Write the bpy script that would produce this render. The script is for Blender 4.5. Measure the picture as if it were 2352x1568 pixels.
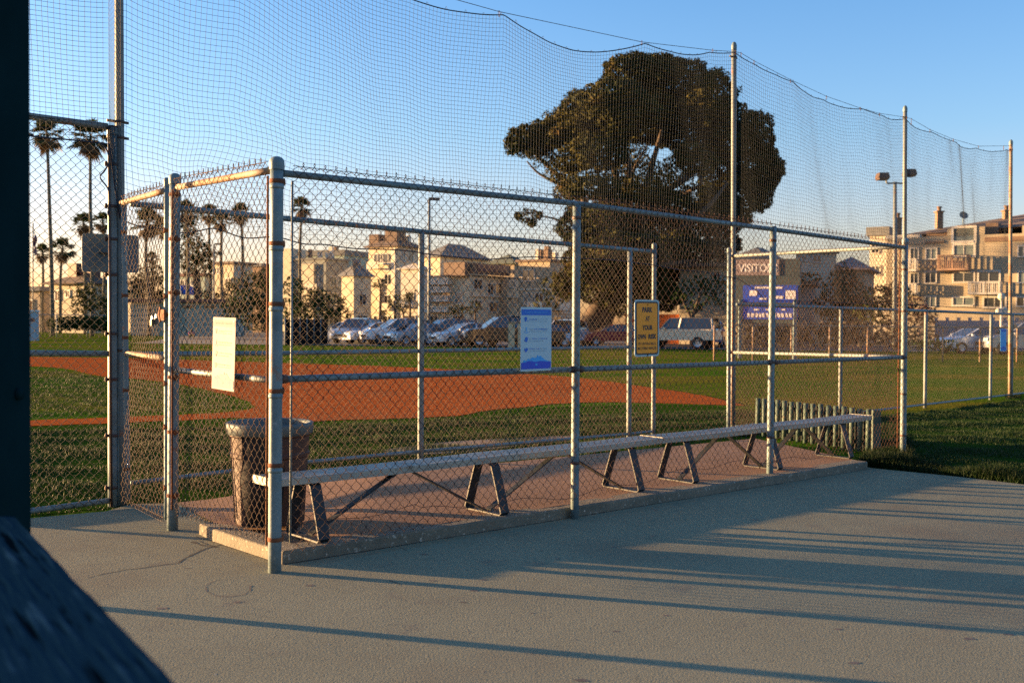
import bpy, math, random
import numpy as np
from mathutils import Vector, Matrix
rad = math.radians
random.seed(7); rng = np.random.default_rng(7)
for o in list(bpy.data.objects): bpy.data.objects.remove(o)
scene = bpy.context.scene
col = scene.collection

# ------------------------------------------------------------------ camera
F, H, PITCH, ROLL = 2340.0, 1.43, 0.0175, 0.008      # focal length in px of a 2352 px wide frame
cam_d = bpy.data.cameras.new('camera'); cam = bpy.data.objects.new('camera', cam_d); col.objects.link(cam)
cam_d.sensor_width = 36.0; cam_d.lens = 36.0*F/2352.0
cam_d.clip_start = 0.05; cam_d.clip_end = 2500
cam.matrix_world = Matrix.Translation((0, 0, H)) @ Matrix.Rotation(math.pi/2-PITCH, 4, 'X') @ Matrix.Rotation(ROLL, 4, 'Z')
cam_d.dof.use_dof = True; cam_d.dof.focus_distance = 8.0; cam_d.dof.aperture_fstop = 3.2
scene.camera = cam

# ------------------------------------------------------------------ sky, sun, exposure
SUN_AZ, SUN_EL = -74.3, 3.6            # degrees; azimuth from +Y, negative to the left
world = bpy.data.worlds.new('World'); scene.world = world; world.use_nodes = True
wn, wl = world.node_tree.nodes, world.node_tree.links
bg = wn['Background']
sky = wn.new('ShaderNodeTexSky'); sky.sky_type = 'NISHITA'; sky.sun_disc = False
sky.sun_elevation = rad(SUN_EL+1.5); sky.sun_rotation = rad(SUN_AZ)
sky.altitude = 0; sky.air_density = 1.0; sky.dust_density = 1.0; sky.ozone_density = 2.0
mixw = wn.new('ShaderNodeMix'); mixw.data_type = 'RGBA'; mixw.blend_type = 'MULTIPLY'; mixw.inputs[0].default_value = 1.0
wl.new(sky.outputs[0], mixw.inputs[6])
wtc = wn.new('ShaderNodeTexCoord'); wsep = wn.new('ShaderNodeSeparateXYZ'); wl.new(wtc.outputs['Generated'], wsep.inputs[0])
wrp = wn.new('ShaderNodeValToRGB'); wl.new(wsep.outputs[2], wrp.inputs[0]); wl.new(wrp.outputs[0], mixw.inputs[7])
wrp.color_ramp.elements[0].position = 0.0; wrp.color_ramp.elements[0].color = (1.10, .80, .90, 1)
wrp.color_ramp.elements[1].position = 0.34; wrp.color_ramp.elements[1].color = (.52, .75, 1.04, 1)
e_ = wrp.color_ramp.elements.new(0.10); e_.color = (.92, .80, 1.0, 1)
e_ = wrp.color_ramp.elements.new(0.18); e_.color = (.70, .80, 1.02, 1)
wl.new(mixw.outputs[2], bg.inputs[0]); bg.inputs[1].default_value = 0.088
sd = bpy.data.lights.new('sun', 'SUN'); sd.energy = 5.0; sd.angle = rad(0.5); sd.color = (1.0, 0.60, 0.27)
sun = bpy.data.objects.new('sun', sd); col.objects.link(sun)
sv = Vector((math.sin(rad(SUN_AZ))*math.cos(rad(SUN_EL)), math.cos(rad(SUN_AZ))*math.cos(rad(SUN_EL)), math.sin(rad(SUN_EL))))
sun.rotation_euler = sv.to_track_quat('Z', 'Y').to_euler()
scene.view_settings.view_transform = 'Standard'; scene.view_settings.look = 'None'
scene.view_settings.exposure = 2.5; scene.view_settings.gamma = 1.0
scene.cycles.use_denoising = False; scene.cycles.max_bounces = 6; scene.cycles.transparent_max_bounces = 16

# ------------------------------------------------------------------ pixel -> place helpers (2352 x 1568 picture)
_c, _s = math.cos(ROLL), math.sin(ROLL); _cp, _sp = math.cos(PITCH), math.sin(PITCH)
def ray(px, py):
    x, y = px-1176.0, py-784.0
    X = _c*x + _s*y; Yi = -_s*x + _c*y
    X /= F; u = -Yi/F
    return Vector((X, _cp + u*_sp, -_sp + u*_cp))
def G(px, py, z=0.0):
    d = ray(px, py); t = (z-H)/d.z
    return Vector((d.x*t, d.y*t, z))
def at(px, py, Y):
    d = ray(px, py); t = Y/d.y
    return Vector((d.x*t, Y, H + d.z*t))
def vplane(px, py, P, n):
    """point of the pixel's ray on the vertical plane through P with horizontal normal n"""
    d = ray(px, py); o = Vector((0, 0, H)); t = (P-o).dot(n)/d.dot(n)
    return o + d*t

# ------------------------------------------------------------------ objects
def tag(o, label=None, cat=None, group=None, kind=None):
    if label: o['label'] = label
    if cat: o['category'] = cat
    if group: o['group'] = group
    if kind: o['kind'] = kind
    return o
def empty(name, loc, rz=0.0, label=None, cat=None, group=None):
    o = bpy.data.objects.new(name, None); col.objects.link(o); o.location = loc; o.rotation_euler = (0, 0, rz)
    o.empty_display_size = 0.2
    return tag(o, label, cat, group)
def copy_tree(o, parent=None):
    c = o.copy(); col.objects.link(c); c.parent = parent
    for ch in list(o.children): copy_tree(ch, c)
    return c
class MB:
    def __init__(s): s.v = []; s.f = []; s.m = []; s.n = 0; s.sm = []
    def add(s, V, Fc, mi=0, smooth=False):
        V = np.asarray(V, float).reshape(-1, 3)
        s.v.append(V); Fc = [tuple(int(i)+s.n for i in f) for f in (Fc.tolist() if hasattr(Fc, 'tolist') else Fc)]
        s.f += Fc; s.m += [mi]*len(Fc); s.sm += [smooth]*len(Fc); s.n += len(V)
    def box(s, c, size, R=None, mi=0, taper=1.0):
        x, y, z = [a/2 for a in size]
        V = np.array([(-x,-y,-z),(x,-y,-z),(x,y,-z),(-x,y,-z),(-x*taper,-y*taper,z),(x*taper,-y*taper,z),(x*taper,y*taper,z),(-x*taper,y*taper,z)])
        if R is not None: V = V @ np.array(R).T
        s.add(V+np.array(c), [(3,2,1,0),(4,5,6,7),(0,1,5,4),(1,2,6,5),(2,3,7,6),(3,0,4,7)], mi)
    def bar(s, a, b, w, t, up=(0,0,1), mi=0):
        """rectangular bar from a to b, w across, t along 'up'"""
        a = np.array(a, float); b = np.array(b, float); d = b-a; L = np.linalg.norm(d); d /= L
        u = np.array(up, float); u = u-d*u.dot(d); u /= np.linalg.norm(u); w_ = np.cross(d, u)
        V = []
        for p in (a, b):
            for i, j in ((-1,-1),(1,-1),(1,1),(-1,1)): V.append(p+w_*i*w/2+u*j*t/2)
        s.add(V, [(0,1,2,3),(7,6,5,4),(0,4,5,1),(1,5,6,2),(2,6,7,3),(3,7,4,0)], mi)
    def tubes(s, P, r, sides=6, ref=(0,0,1), mi=0, cap=False, smooth=True):
        P = np.asarray(P, float)
        if P.ndim == 2: P = P[None]
        N, M, _ = P.shape
        T = np.gradient(P, axis=1); T /= (np.linalg.norm(T, axis=2, keepdims=True)+1e-12)
        ref = np.broadcast_to(np.asarray(ref, float), P.shape)
        U = ref - T*(ref*T).sum(2, keepdims=True); nn = np.linalg.norm(U, axis=2, keepdims=True)
        alt = np.broadcast_to(np.array([1.0, 0.13, 0]), P.shape); U2 = alt - T*(alt*T).sum(2, keepdims=True)
        U = np.where(nn < 0.08, U2, U); U /= (np.linalg.norm(U, axis=2, keepdims=True)+1e-12)
        W = np.cross(T, U)
        r = np.broadcast_to(np.asarray(r, float), (N, M))
        ang = np.arange(sides)*2*math.pi/sides
        V = P[:, :, None, :] + r[:, :, None, None]*(np.cos(ang)[None, None, :, None]*U[:, :, None, :] + np.sin(ang)[None, None, :, None]*W[:, :, None, :])
        idx = np.arange(N*M*sides).reshape(N, M, sides)
        a = idx[:, :-1, :]; b = np.roll(a, -1, axis=2); c = np.roll(idx[:, 1:, :], -1, axis=2); d = idx[:, 1:, :]
        Fc = np.stack([a, b, c, d], axis=-1).reshape(-1, 4).tolist()
        if cap:
            for i in range(N):
                Fc.append(idx[i, 0, ::-1].tolist()); Fc.append(idx[i, -1].tolist())
        s.add(V.reshape(-1, 3), Fc, mi, smooth)
    def lathe(s, prof, c, sides=24, mi=0, smooth=True, R=None):
        V = []; 
        for r, z in prof:
            for i in range(sides):
                a = 2*math.pi*i/sides; V.append((r*math.cos(a), r*math.sin(a), z))
        V = np.array(V)
        if R is not None: V = V @ np.array(R).T
        Fc = []
        for k in range(len(prof)-1):
            for i in range(sides):
                j = (i+1) % sides; Fc.append((k*sides+i, k*sides+j, (k+1)*sides+j, (k+1)*sides+i))
        s.add(V+np.array(c), Fc, mi, smooth)
    def build(s, name, mats, parent=None, world=True):
        me = bpy.data.meshes.new(name)
        V = np.concatenate(s.v) if s.v else np.zeros((0, 3))
        me.vertices.add(len(V)); me.vertices.foreach_set('co', V.ravel())
        ls = [len(f) for f in s.f]; flat = [i for f in s.f for i in f]
        me.loops.add(len(flat)); me.loops.foreach_set('vertex_index', flat)
        me.polygons.add(len(ls)); st = np.concatenate([[0], np.cumsum(ls)[:-1]]) if ls else []
        me.polygons.foreach_set('loop_start', np.array(st, dtype=np.int32)); me.polygons.foreach_set('loop_total', np.array(ls, dtype=np.int32))
        if not isinstance(mats, (list, tuple)): mats = [mats]
        for m in mats: me.materials.append(m)
        me.polygons.foreach_set('material_index', np.array(s.m, dtype=np.int32)); me.polygons.foreach_set('use_smooth', np.array(s.sm, dtype=bool))
        me.update(); me.validate()
        o = bpy.data.objects.new(name, me); col.objects.link(o)
        if parent is not None:
            o.parent = parent
            if world: o.matrix_parent_inverse = parent_matrix(parent).inverted()
        return o
def parent_matrix(p):
    b = Matrix.LocRotScale(p.location, p.rotation_euler, p.scale)
    return parent_matrix(p.parent) @ p.matrix_parent_inverse @ b if p.parent else b
def Rz(a): return np.array([[math.cos(a), -math.sin(a), 0], [math.sin(a), math.cos(a), 0], [0, 0, 1]])

# ------------------------------------------------------------------ materials
def mat(name, c1, c2=None, scale=3.0, rough=0.8, metal=0.0, bump=0.0, bscale=None, detail=6.0, lo=0.35, hi=0.65, spec=0.5, extra=None, coat=0.0, stretch=None, bdist=0.01, trans=0.0):
    m = bpy.data.materials.new(name); m.use_nodes = True
    nt = m.node_tree; N, L = nt.nodes, nt.links; b = N['Principled BSDF']
    b.inputs['Roughness'].default_value = rough; b.inputs['Metallic'].default_value = metal
    b.inputs['Specular IOR Level'].default_value = spec; b.inputs['Coat Weight'].default_value = coat
    b.inputs['Base Color'].default_value = (*c1, 1)
    tc = N.new('ShaderNodeTexCoord'); mp = N.new('ShaderNodeMapping'); L.new(tc.outputs['Object'], mp.inputs[0])
    if stretch: mp.inputs['Scale'].default_value = stretch
    cur = None
    def noise(sc, det=detail, rg=0.6):
        n = N.new('ShaderNodeTexNoise'); n.inputs['Scale'].default_value = sc; n.inputs['Detail'].default_value = det; n.inputs['Roughness'].default_value = rg
        L.new(mp.outputs[0], n.inputs['Vector']); return n
    if c2 is not None:
        n = noise(scale); mr = N.new('ShaderNodeMapRange'); mr.inputs[1].default_value = lo; mr.inputs[2].default_value = hi
        L.new(n.outputs[0], mr.inputs[0]); mx = N.new('ShaderNodeMix'); mx.data_type = 'RGBA'
        L.new(mr.outputs[0], mx.inputs[0]); mx.inputs[6].default_value = (*c1, 1); mx.inputs[7].default_value = (*c2, 1); cur = mx.outputs[2]
    for (c, sc, l, h, det) in (extra or []):
        n = noise(sc, det); mr = N.new('ShaderNodeMapRange'); mr.inputs[1].default_value = l; mr.inputs[2].default_value = h
        L.new(n.outputs[0], mr.inputs[0]); mx = N.new('ShaderNodeMix'); mx.data_type = 'RGBA'; L.new(mr.outputs[0], mx.inputs[0])
        if cur is not None: L.new(cur, mx.inputs[6])
        else: mx.inputs[6].default_value = (*c1, 1)
        mx.inputs[7].default_value = (*c, 1); cur = mx.outputs[2]
    if cur is not None: L.new(cur, b.inputs['Base Color'])
    if bump:
        n = noise(bscale or scale*4, 8); bp = N.new('ShaderNodeBump'); bp.inputs['Strength'].default_value = bump; bp.inputs['Distance'].default_value = bdist
        L.new(n.outputs[0], bp.inputs['Height']); L.new(bp.outputs[0], b.inputs['Normal'])
    if trans:
        tr = N.new('ShaderNodeBsdfTranslucent'); ms = N.new('ShaderNodeMixShader'); ms.inputs[0].default_value = trans
        if cur is not None: L.new(cur, tr.inputs[0])
        else: tr.inputs[0].default_value = (*c1, 1)
        L.new(b.outputs[0], ms.inputs[1]); L.new(tr.outputs[0], ms.inputs[2]); L.new(ms.outputs[0], N['Material Output'].inputs[0])
    return m
M = {}
M['galv'] = mat('galvanised_steel', (.16,.215,.225), (.10,.145,.155), 6, .5, .1, .15, 60, spec=.3, extra=[((.24,.09,.035), 9, .62, .75, 5), ((.25,.28,.27), 30, .6, .72, 3)])
M['galv2'] = mat('weathered_steel_pipe', (.17,.195,.19), (.115,.14,.14), 5, .6, .1, .15, 50, extra=[((.28,.12,.06), 6, .60, .72, 5)])
M['rustpipe'] = mat('rust_streaked_pipe', (.27,.22,.16), (.24,.11,.045), 7, .75, .1, .3, 60, lo=.42, hi=.62)
M['rust'] = mat('rusty_steel', (.20,.07,.024), (.09,.034,.016), 14, .9, .1, .4, 80)
M['wire'] = mat('rusty_chain_link_wire', (.085,.040,.022), (.045,.024,.018), 9, .8, .1, extra=[((.08,.085,.08), 5, .62, .75, 4)])
M['wire2'] = mat('chain_link_wire', (.06,.045,.03), (.035,.035,.03), 7, .75, .1)
M['band'] = mat('dark_steel_band', (.06,.06,.06), (.12,.06,.04), 20, .6, .5)
M['net'] = mat('black_net_cord', (.008,.014,.022), None, rough=.8)
M['cord'] = mat('black_border_cord', (.012,.015,.03), None, rough=.8)
M['concrete'] = mat('concrete', (.250,.240,.160), (.210,.202,.136), .9, .95, 0, .6, 90, lo=.3, hi=.7, bdist=.004, spec=.05,
    extra=[((.17,.16,.11), 45, .56, .72, 4), ((.31,.30,.21), 60, .60, .70, 4), ((.19,.16,.11), .45, .52, .75, 5), ((.17,.15,.115), 2.6, .60, .78, 6), ((.06,.05,.04), 120, .66, .72, 2)])
M['slab'] = mat('pink_concrete_slab', (.34,.205,.125), (.28,.17,.105), 1.2, .95, 0, .5, 80, spec=.05, extra=[((.20,.125,.08), 50, .56, .68, 3), ((.20,.13,.08), 2.2, .58, .75, 5)], bdist=.004)
M['curb'] = mat('stained_concrete_curb', (.165,.145,.105), (.11,.10,.072), 5, .9, 0, .6, 60, extra=[((.16,.12,.08), 9, .60, .72, 5), ((.45,.40,.32), 35, .6, .72, 3)])
M['crack_and_gap_shade'] = mat('crack_and_gap_shade', (.02,.018,.016), None, rough=1)
M['stain'] = mat('old_gum_stain', (.10,.075,.055), (.16,.12,.09), 30, rough=.8)
M['alu'] = mat('weathered_aluminium', (.36,.35,.29), (.28,.275,.235), 4, .5, .15, .1, 70, spec=.3, extra=[((.20,.175,.13), 7, .58, .72, 5), ((.14,.12,.09), 30, .66, .74, 3)])
M['legs'] = mat('dark_painted_steel', (.008,.016,.024), (.014,.016,.018), 12, .6, .1, .2, 60)
M['barrel'] = mat('brown_plastic_barrel', (.075,.028,.015), (.048,.020,.013), 6, .7, 0, .2, 40, extra=[((.10,.055,.035), 14, .62, .72, 4)])
M['liner'] = mat('grey_barrel_rim', (.11,.135,.135), (.075,.095,.095), 8, .6, 0, extra=[((.14,.09,.06), 12, .6, .72, 4)])
M['black'] = mat('black_liner_and_recess_shade', (.004,.004,.005), None, rough=.8)
M['greenslat'] = mat('green_painted_slat', (.050,.085,.062), (.032,.062,.048), 9, .7, 0, .3, 50, extra=[((.18,.09,.04), 8, .68, .78, 4)])
M['dirt'] = mat('infield_clay', (.40,.095,.022), (.32,.075,.018), .8, 1, 0, .8, 22, spec=0, stretch=(1, 1.8, 1), extra=[((.25,.06,.018), 9, .50, .68, 6), ((.46,.13,.04), 26, .56, .70, 4), ((.30,.09,.03), .25, .5, .7, 4)], bdist=.02)
M['baredirt'] = mat('bare_soil', (.26,.15,.09), (.20,.13,.08), 4, .95, 0, .6, 20, bdist=.02)
M['asphalt'] = mat('asphalt', (.06,.058,.056), (.045,.045,.045), 2, .9, 0, .3, 30)
M['path'] = mat('pale_path', (.36,.31,.24), (.30,.26,.20), 1, .9)
M['leafbig'] = mat('big_tree_leaf', (.058,.050,.007), (.010,.020,.004), .35, .7, spec=.1, trans=.05, extra=[((.095,.052,.008), .8, .60, .74, 3)])
M['leafdark'] = mat('dark_shrub_leaf', (.018,.042,.008), (.010,.026,.006), 1.0, .7, spec=.1, trans=.1)
M['leafred'] = mat('dark_red_leaf', (.05,.016,.014), (.022,.014,.010), 1.0, .6, spec=.3, trans=.1)
M['leafmid'] = mat('olive_leaf', (.050,.055,.012), (.028,.038,.010), .8, .7, spec=.1, trans=.12)
M['palm'] = mat('palm_frond', (.055,.07,.022), (.035,.05,.018), .6, .6, spec=.3, trans=.2)
M['deadpalm'] = mat('dead_palm_frond', (.14,.085,.035), (.09,.06,.03), 1.5, .8, trans=.1)
M['bark'] = mat('grey_brown_bark', (.085,.055,.032), (.045,.032,.022), 2, .95, 0, .6, 8)
M['palmbark'] = mat('palm_bark', (.11,.10,.07), (.075,.07,.05), 3, .95, stretch=(1, 1, 4))
M['navywood'] = None

def grass_mat():
    m = bpy.data.materials.new('grass_ground'); m.use_nodes = True; nt = m.node_tree; N, L = nt.nodes, nt.links; b = N['Principled BSDF']
    b.inputs['Roughness'].default_value = 1.0; b.inputs['Specular IOR Level'].default_value = 0
    tc = N.new('ShaderNodeTexCoord')
    def noise(sc, det, st=None):
        mp = N.new('ShaderNodeMapping'); L.new(tc.outputs['Object'], mp.inputs[0])
        if st: mp.inputs['Scale'].default_value = st
        n = N.new('ShaderNodeTexNoise'); n.inputs['Scale'].default_value = sc; n.inputs['Detail'].default_value = det; L.new(mp.outputs[0], n.inputs['Vector']); return n.outputs[0]
    def mr(v, a, c):
        x = N.new('ShaderNodeMapRange'); x.inputs[1].default_value = a; x.inputs[2].default_value = c; L.new(v, x.inputs[0]); return x.outputs[0]
    def mix(fac, a, c):
        x = N.new('ShaderNodeMix'); x.data_type = 'RGBA'; L.new(fac, x.inputs[0])
        for i, q in ((6, a), (7, c)):
            if isinstance(q, tuple): x.inputs[i].default_value = (*q, 1)
            else: L.new(q, x.inputs[i])
        return x.outputs[2]
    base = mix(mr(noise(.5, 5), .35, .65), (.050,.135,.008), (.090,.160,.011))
    # dry yellow belt in the outfield, measured as distance from the near fence line
    sep = N.new('ShaderNodeSeparateXYZ'); L.new(tc.outputs['Object'], sep.inputs[0])
    dry = mix(mr(noise(.12, 4, (1, 2.5, 1)), .44, .60), base, (.21,.165,.022))
    fine = mix(mr(noise(14, 6), .40, .62), dry, (.024,.05,.006))
    L.new(fine, b.inputs['Base Color'])
    bp = N.new('ShaderNodeBump'); bp.inputs['Strength'].default_value = .9; bp.inputs['Distance'].default_value = .03
    L.new(noise(30, 8), bp.inputs['Height']); L.new(bp.outputs[0], b.inputs['Normal'])
    return m
M['grass'] = grass_mat()
M['verge'] = mat('shaded_verge_turf', (.018,.050,.005), (.030,.066,.007), .7, 1, 0, .8, 30, spec=0, bdist=.03)  # unmown verge; the shade on the near grass is put into its darker colour
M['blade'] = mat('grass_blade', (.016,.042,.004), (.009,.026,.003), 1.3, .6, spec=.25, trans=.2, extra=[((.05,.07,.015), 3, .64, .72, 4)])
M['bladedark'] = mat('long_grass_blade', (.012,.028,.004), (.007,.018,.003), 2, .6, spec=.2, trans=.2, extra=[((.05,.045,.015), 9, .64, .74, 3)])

# ================================================================== THE SETTING
def poly_sheet(name, pts, z, m, kind='structure', thick=None):
    mb = MB(); n = len(pts); V = [(p[0], p[1], z) for p in pts]
    mb.add(V, [tuple(range(n))])
    if thick:
        V2 = [(p[0], p[1], z) for p in pts]+[(p[0], p[1], z-thick) for p in pts]
        mb.add(V2, [(i, i+n, (i+1) % n+n, (i+1) % n) for i in range(n)])
    o = mb.build(name, m); tag(o, kind=kind); return o
mb = MB(); mb.add([(-900, -60, 0), (900, -60, 0), (900, 1500, 0), (-900, 1500, 0)], [(0, 1, 2, 3)])
tag(mb.build('grass_field', M['grass']), kind='structure')

def smooth_px(pts, sub=6):
    """Catmull-Rom through ground points"""
    P = [np.array(p, float) for p in pts]; out = []
    for i in range(len(P)-1):
        a = P[max(i-1, 0)]; b = P[i]; c = P[i+1]; d = P[min(i+2, len(P)-1)]
        for k in range(sub):
            t = k/sub; out.append(.5*((2*b)+(-a+c)*t+(2*a-5*b+4*c-d)*t*t+(-a+3*b-3*c+d)*t**3))
    out.append(P[-1]); return out
def gp(pts, jit=0.0):
    out = []
    for p in pts:
        g = G(*p); out.append((g.x+random.uniform(-jit, jit), g.y+random.uniform(-jit, jit)))
    return out
# infield clay: far edge left to right, then near edge back, round the infield grass wedge
far = gp([(-150, 817), (60, 819), (270, 822), (420, 826), (660, 834), (900, 842), (1200, 858), (1330, 868), (1480, 888), (1600, 906), (1690, 925)])
near = gp([(1715, 932), (1640, 930), (1500, 926), (1380, 924), (1270, 928), (1200, 936), (1110, 944), (1050, 955), (900, 962), (760, 966), (640, 972), (560, 960), (400, 966), (200, 974), (-150, 986)])
inner = gp([(-150, 972), (60, 966), (300, 957), (450, 951), (545, 944), (585, 934), (560, 918), (500, 902), (430, 886), (330, 872), (250, 866), (200, 858), (150, 847), (60, 841), (-150, 838)])
pts = smooth_px(far, 8)+smooth_px(near, 10)+smooth_px(inner, 8)
pts = [(p[0]+random.uniform(-.03, .03), p[1]+random.uniform(-.05, .05)) for p in pts]
poly_sheet('infield_dirt', pts, .006, M['dirt'])
poly_sheet('shaded_grass_verge', gp([(-150, 988), (200, 976), (400, 968), (560, 962), (640, 974), (760, 968), (900, 964), (1050, 957), (1110, 946), (1200, 938), (1500, 928), (1640, 932), (1700, 945), (1735, 1010), (1300, 1060), (420, 1160), (300, 1160), (-150, 1210)]), .003, M['verge'])  # verge sheet, coloured dark for the shade lying on this grass
poly_sheet('shaded_grass_verge', gp([(1990, 990), (2085, 950), (2352, 918), (2700, 880), (2700, 1170), (2352, 1120), (2090, 1090), (1985, 1082)]), .003, M['verge'])
poly_sheet('bare_ground', smooth_px(gp([(880, 1034), (1000, 1018), (1150, 1008), (1300, 1002), (1330, 1010), (1200, 1024), (1050, 1040), (900, 1046), (880, 1034)]))[:-1], .007, M['baredirt'])

# key ground points of the fences
A0, A1, A2, A3 = G(631, 1318), G(1320, 1194), G(1768, 1109), G(2074, 1052)
dA = (A2-A0).normalized(); nA = Vector((dA.y, -dA.x, 0))            # nA points out of the dugout, to the camera side
B1 = G(396, 1221)
N1 = G(286, 1160)
CF = G(2277, 918); dC = (CF-N1).normalized(); nC = Vector((dC.y, -dC.x, 0))
def onC(px, py=760): return vplane(px, py, N1, nC)                  # a point on the long field fence line
def onCg(px): p = onC(px); p.z = 0; return p
curb0, curb1 = G(649, 1300), G(1992, 1080); CH = .088
dK = (curb1-curb0).normalized(); nK = Vector((dK.y, -dK.x, 0))
# walkway
pad = [G(-420, 1215), G(-100, 1204), G(70, 1193), G(245, 1177), G(300, 1160), G(408, 1158)]
pad = [(p.x, p.y) for p in pad]
q0 = G(700, 1200); pad += [(q0.x, q0.y)]
for p in (G(1960, 1070), G(2010, 1078), G(2090, 1086), G(2200, 1097), G(2352, 1115), G(2700, 1160)): pad.append((p.x, p.y))
pad += [(9, -6), (-9, -6), (-9, 5)]
mb = MB(); n = len(pad)
mb.add([(x, y, .012) for x, y in pad], [tuple(range(n))])
mb.add([(x, y, .012) for x, y in pad]+[(x, y, -.05) for x, y in pad], [(i, i+n, (i+1) % n+n, (i+1) % n) for i in range(n)])
def strip(mb, pts, w0, z, mi):
    P = []
    for i in range(len(pts)-1):
        a, b = Vector((*pts[i], 0)), Vector((*pts[i+1], 0)); k = max(2, int((b-a).length/.03))
        for j in range(k): P.append(a.lerp(b, j/k)+Vector((random.uniform(-.006, .006), random.uniform(-.006, .006), 0)))
    V = []
    for i, p in enumerate(P):
        d = (P[min(i+1, len(P)-1)]-P[max(i-1, 0)]).normalized(); nn = Vector((-d.y, d.x, 0)); w = w0*random.uniform(.4, 1.3)*(1-.7*i/len(P))
        V += [p+nn*w/2+Vector((0, 0, z)), p-nn*w/2+Vector((0, 0, z))]
    mb.add([tuple(v) for v in V], [(2*i, 2*i+1, 2*i+3, 2*i+2) for i in range(len(P)-1)], mi)
def blob(mb, px, py, r, z, mi, asp=1.0):
    c = G(px, py); k = 14; V = [(c.x, c.y, z)]
    for i in range(k):
        a = 2*math.pi*i/k; rr = r*random.uniform(.7, 1.25); V.append((c.x+rr*math.cos(a), c.y+rr*asp*math.sin(a), z))
    mb.add(V, [(0, i+1, (i+1) % k+1) for i in range(k)], mi)
g2 = lambda l: [(G(*p).x, G(*p).y) for p in l]
strip(mb, g2([(478, 1262), (462, 1268), (440, 1278), (416, 1292), (410, 1297), (385, 1300), (330, 1308), (285, 1313), (240, 1322), (190, 1334)]), .022, .0127, 1)
strip(mb, g2([(478, 1262), (500, 1256), (520, 1250)]), .02, .0127, 1)
strip(mb, g2([(440, 1247), (470, 1258), (500, 1262), (470, 1252), (455, 1243)]), .03, .0127, 1)
strip(mb, g2([(895, 1337), (915, 1345), (925, 1352)]), .018, .0127, 1)
strip(mb, g2([(935, 1268), (925, 1264), (912, 1258)]), .006, .0127, 1)
ring = [(523+math.cos(a)*52, 1355+math.sin(a)*20) for a in np.linspace(-.3, 4.6, 18)]
strip(mb, g2(ring), .011, .0127, 2)
for px, py, r in ((712, 1349, .03), (975, 1277, .03), (1222, 1413, .016), (994, 1338, .022), (1110, 1336, .02), (1065, 1388, .02), (1090, 1361, .02), (1415, 1455, .02),
                  (2225, 1472, .03), (2316, 1462, .028), (1962, 1528, .028), (1925, 1450, .018), (1733, 1197, .03), (1280, 1287, .02), (1530, 1418, .016),
                  (1410, 1260, .016), (1245, 1268, .012), (1380, 1266, .012), (1970, 1352, .018), (2060, 1352, .016), (432, 1309, .02), (372, 1402, .03), (1336, 1568, .03), (545, 1388, .02), (1180, 1270, .016), (1500, 1234, .02), (2090, 1140, .02), (1858, 1232, .018)):
    blob(mb, px, py, r*random.uniform(.8, 1.15), .0127, 2, random.uniform(.35, .8))
for i in range(150):
    blob(mb, random.uniform(200, 2352), random.uniform(1280, 1568), random.uniform(.002, .006), .0126, 2 if i % 3 else 3)
strip(mb, [(curb0.x+nK.x*.006, curb0.y+nK.y*.006), (curb1.x+nK.x*.006, curb1.y+nK.y*.006)], .022, .0128, 1)  # curb joint with its gap shadow painted as a dark strip
strip(mb, [(curb0.x, curb0.y), (G(446, 1234).x, G(446, 1234).y)], .014, .0128, 1)  # joint and painted gap shadow along the gate-side curb
o = mb.build('walkway', [M['concrete'], M['crack_and_gap_shade'], M['stain'], M['alu']]); tag(o, kind='structure')

# dugout slab: rises from the gate to the curb
sB0, sB1 = G(408, 1158, 0), G(1735, 1008, .08)
mb = MB(); nu, nv = 60, 16
cin0, cin1 = curb0-nK*.10, curb1-nK*.10
left0 = G(455, 1222)
V = []
for i in range(nu+1):
    u = i/nu
    a = cin0.lerp(cin1, u); b = sB0.lerp(sB1, u)
    for j in range(nv+1):
        v = j/nv; p = a.lerp(b, v); s_ = u*7.0
        z = .016+(CH-.016)*min(1, max(0, (s_+ (1-v)*1.2)/1.6-.15))
        V.append((p.x, p.y, z))
Fc = [(i*(nv+1)+j, (i+1)*(nv+1)+j, (i+1)*(nv+1)+j+1, i*(nv+1)+j+1) for i in range(nu) for j in range(nv)]
mb.add(V, Fc, 0, True)
# far and right edges down to the ground
e = [V[i*(nv+1)+nv] for i in range(nu+1)]; mb.add(e+[(x, y, -.02) for x, y, z in e], [(i, i+1, i+1+nu+1, i+nu+1) for i in range(nu)])
e = [V[nu*(nv+1)+j] for j in range(nv+1)]; mb.add(e+[(x, y, -.02) for x, y, z in e], [(j, j+1, j+1+nv+1, j+nv+1) for j in range(nv)])
tag(mb.build('dugout_slab', M['slab']), kind='structure')
def curb(name, a, b, w, m, round_start=False):
    """bevelled concrete kerb; a-b is its outer foot"""
    d = (b-a).normalized(); nn = Vector((d.y, -d.x, 0)); mb = MB()
    L = (b-a).length; k = max(2, int(L/.25)); prof = [(0, -.02), (0, CH-.012), (-.004, CH-.004), (-.012, CH), (-w, CH), (-w, -.02)]
    V = []
    for i in range(k+1):
        t = i/k; p = a.lerp(b, t); sc = 1.0; jz = random.uniform(-.002, .002)
        for (o_, z) in prof:
            oo = o_
            if round_start and i == 0: oo = -w/2+(o_+w/2)*.55; z = z*.9
            V.append((p.x+nn.x*oo, p.y+nn.y*oo, z+(jz if z > 0 else 0)))
    q = len(prof)
    mb.add(V, [(i*q+j, (i+1)*q+j, (i+1)*q+j+1, i*q+j+1) for i in range(k) for j in range(q-1)])
    mb.add(V[:q], [tuple(range(q))]); mb.add(V[-q:], [tuple(range(q))[::-1]])
    return mb.build(name, m)
kB = G(446, 1232)
o = curb('curb', curb0+dK*.0, curb1, .16, M['curb']); tag(o, kind='structure')
dKB = (curb0-kB).normalized(); nKB = Vector((dKB.y, -dKB.x, 0))
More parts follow.
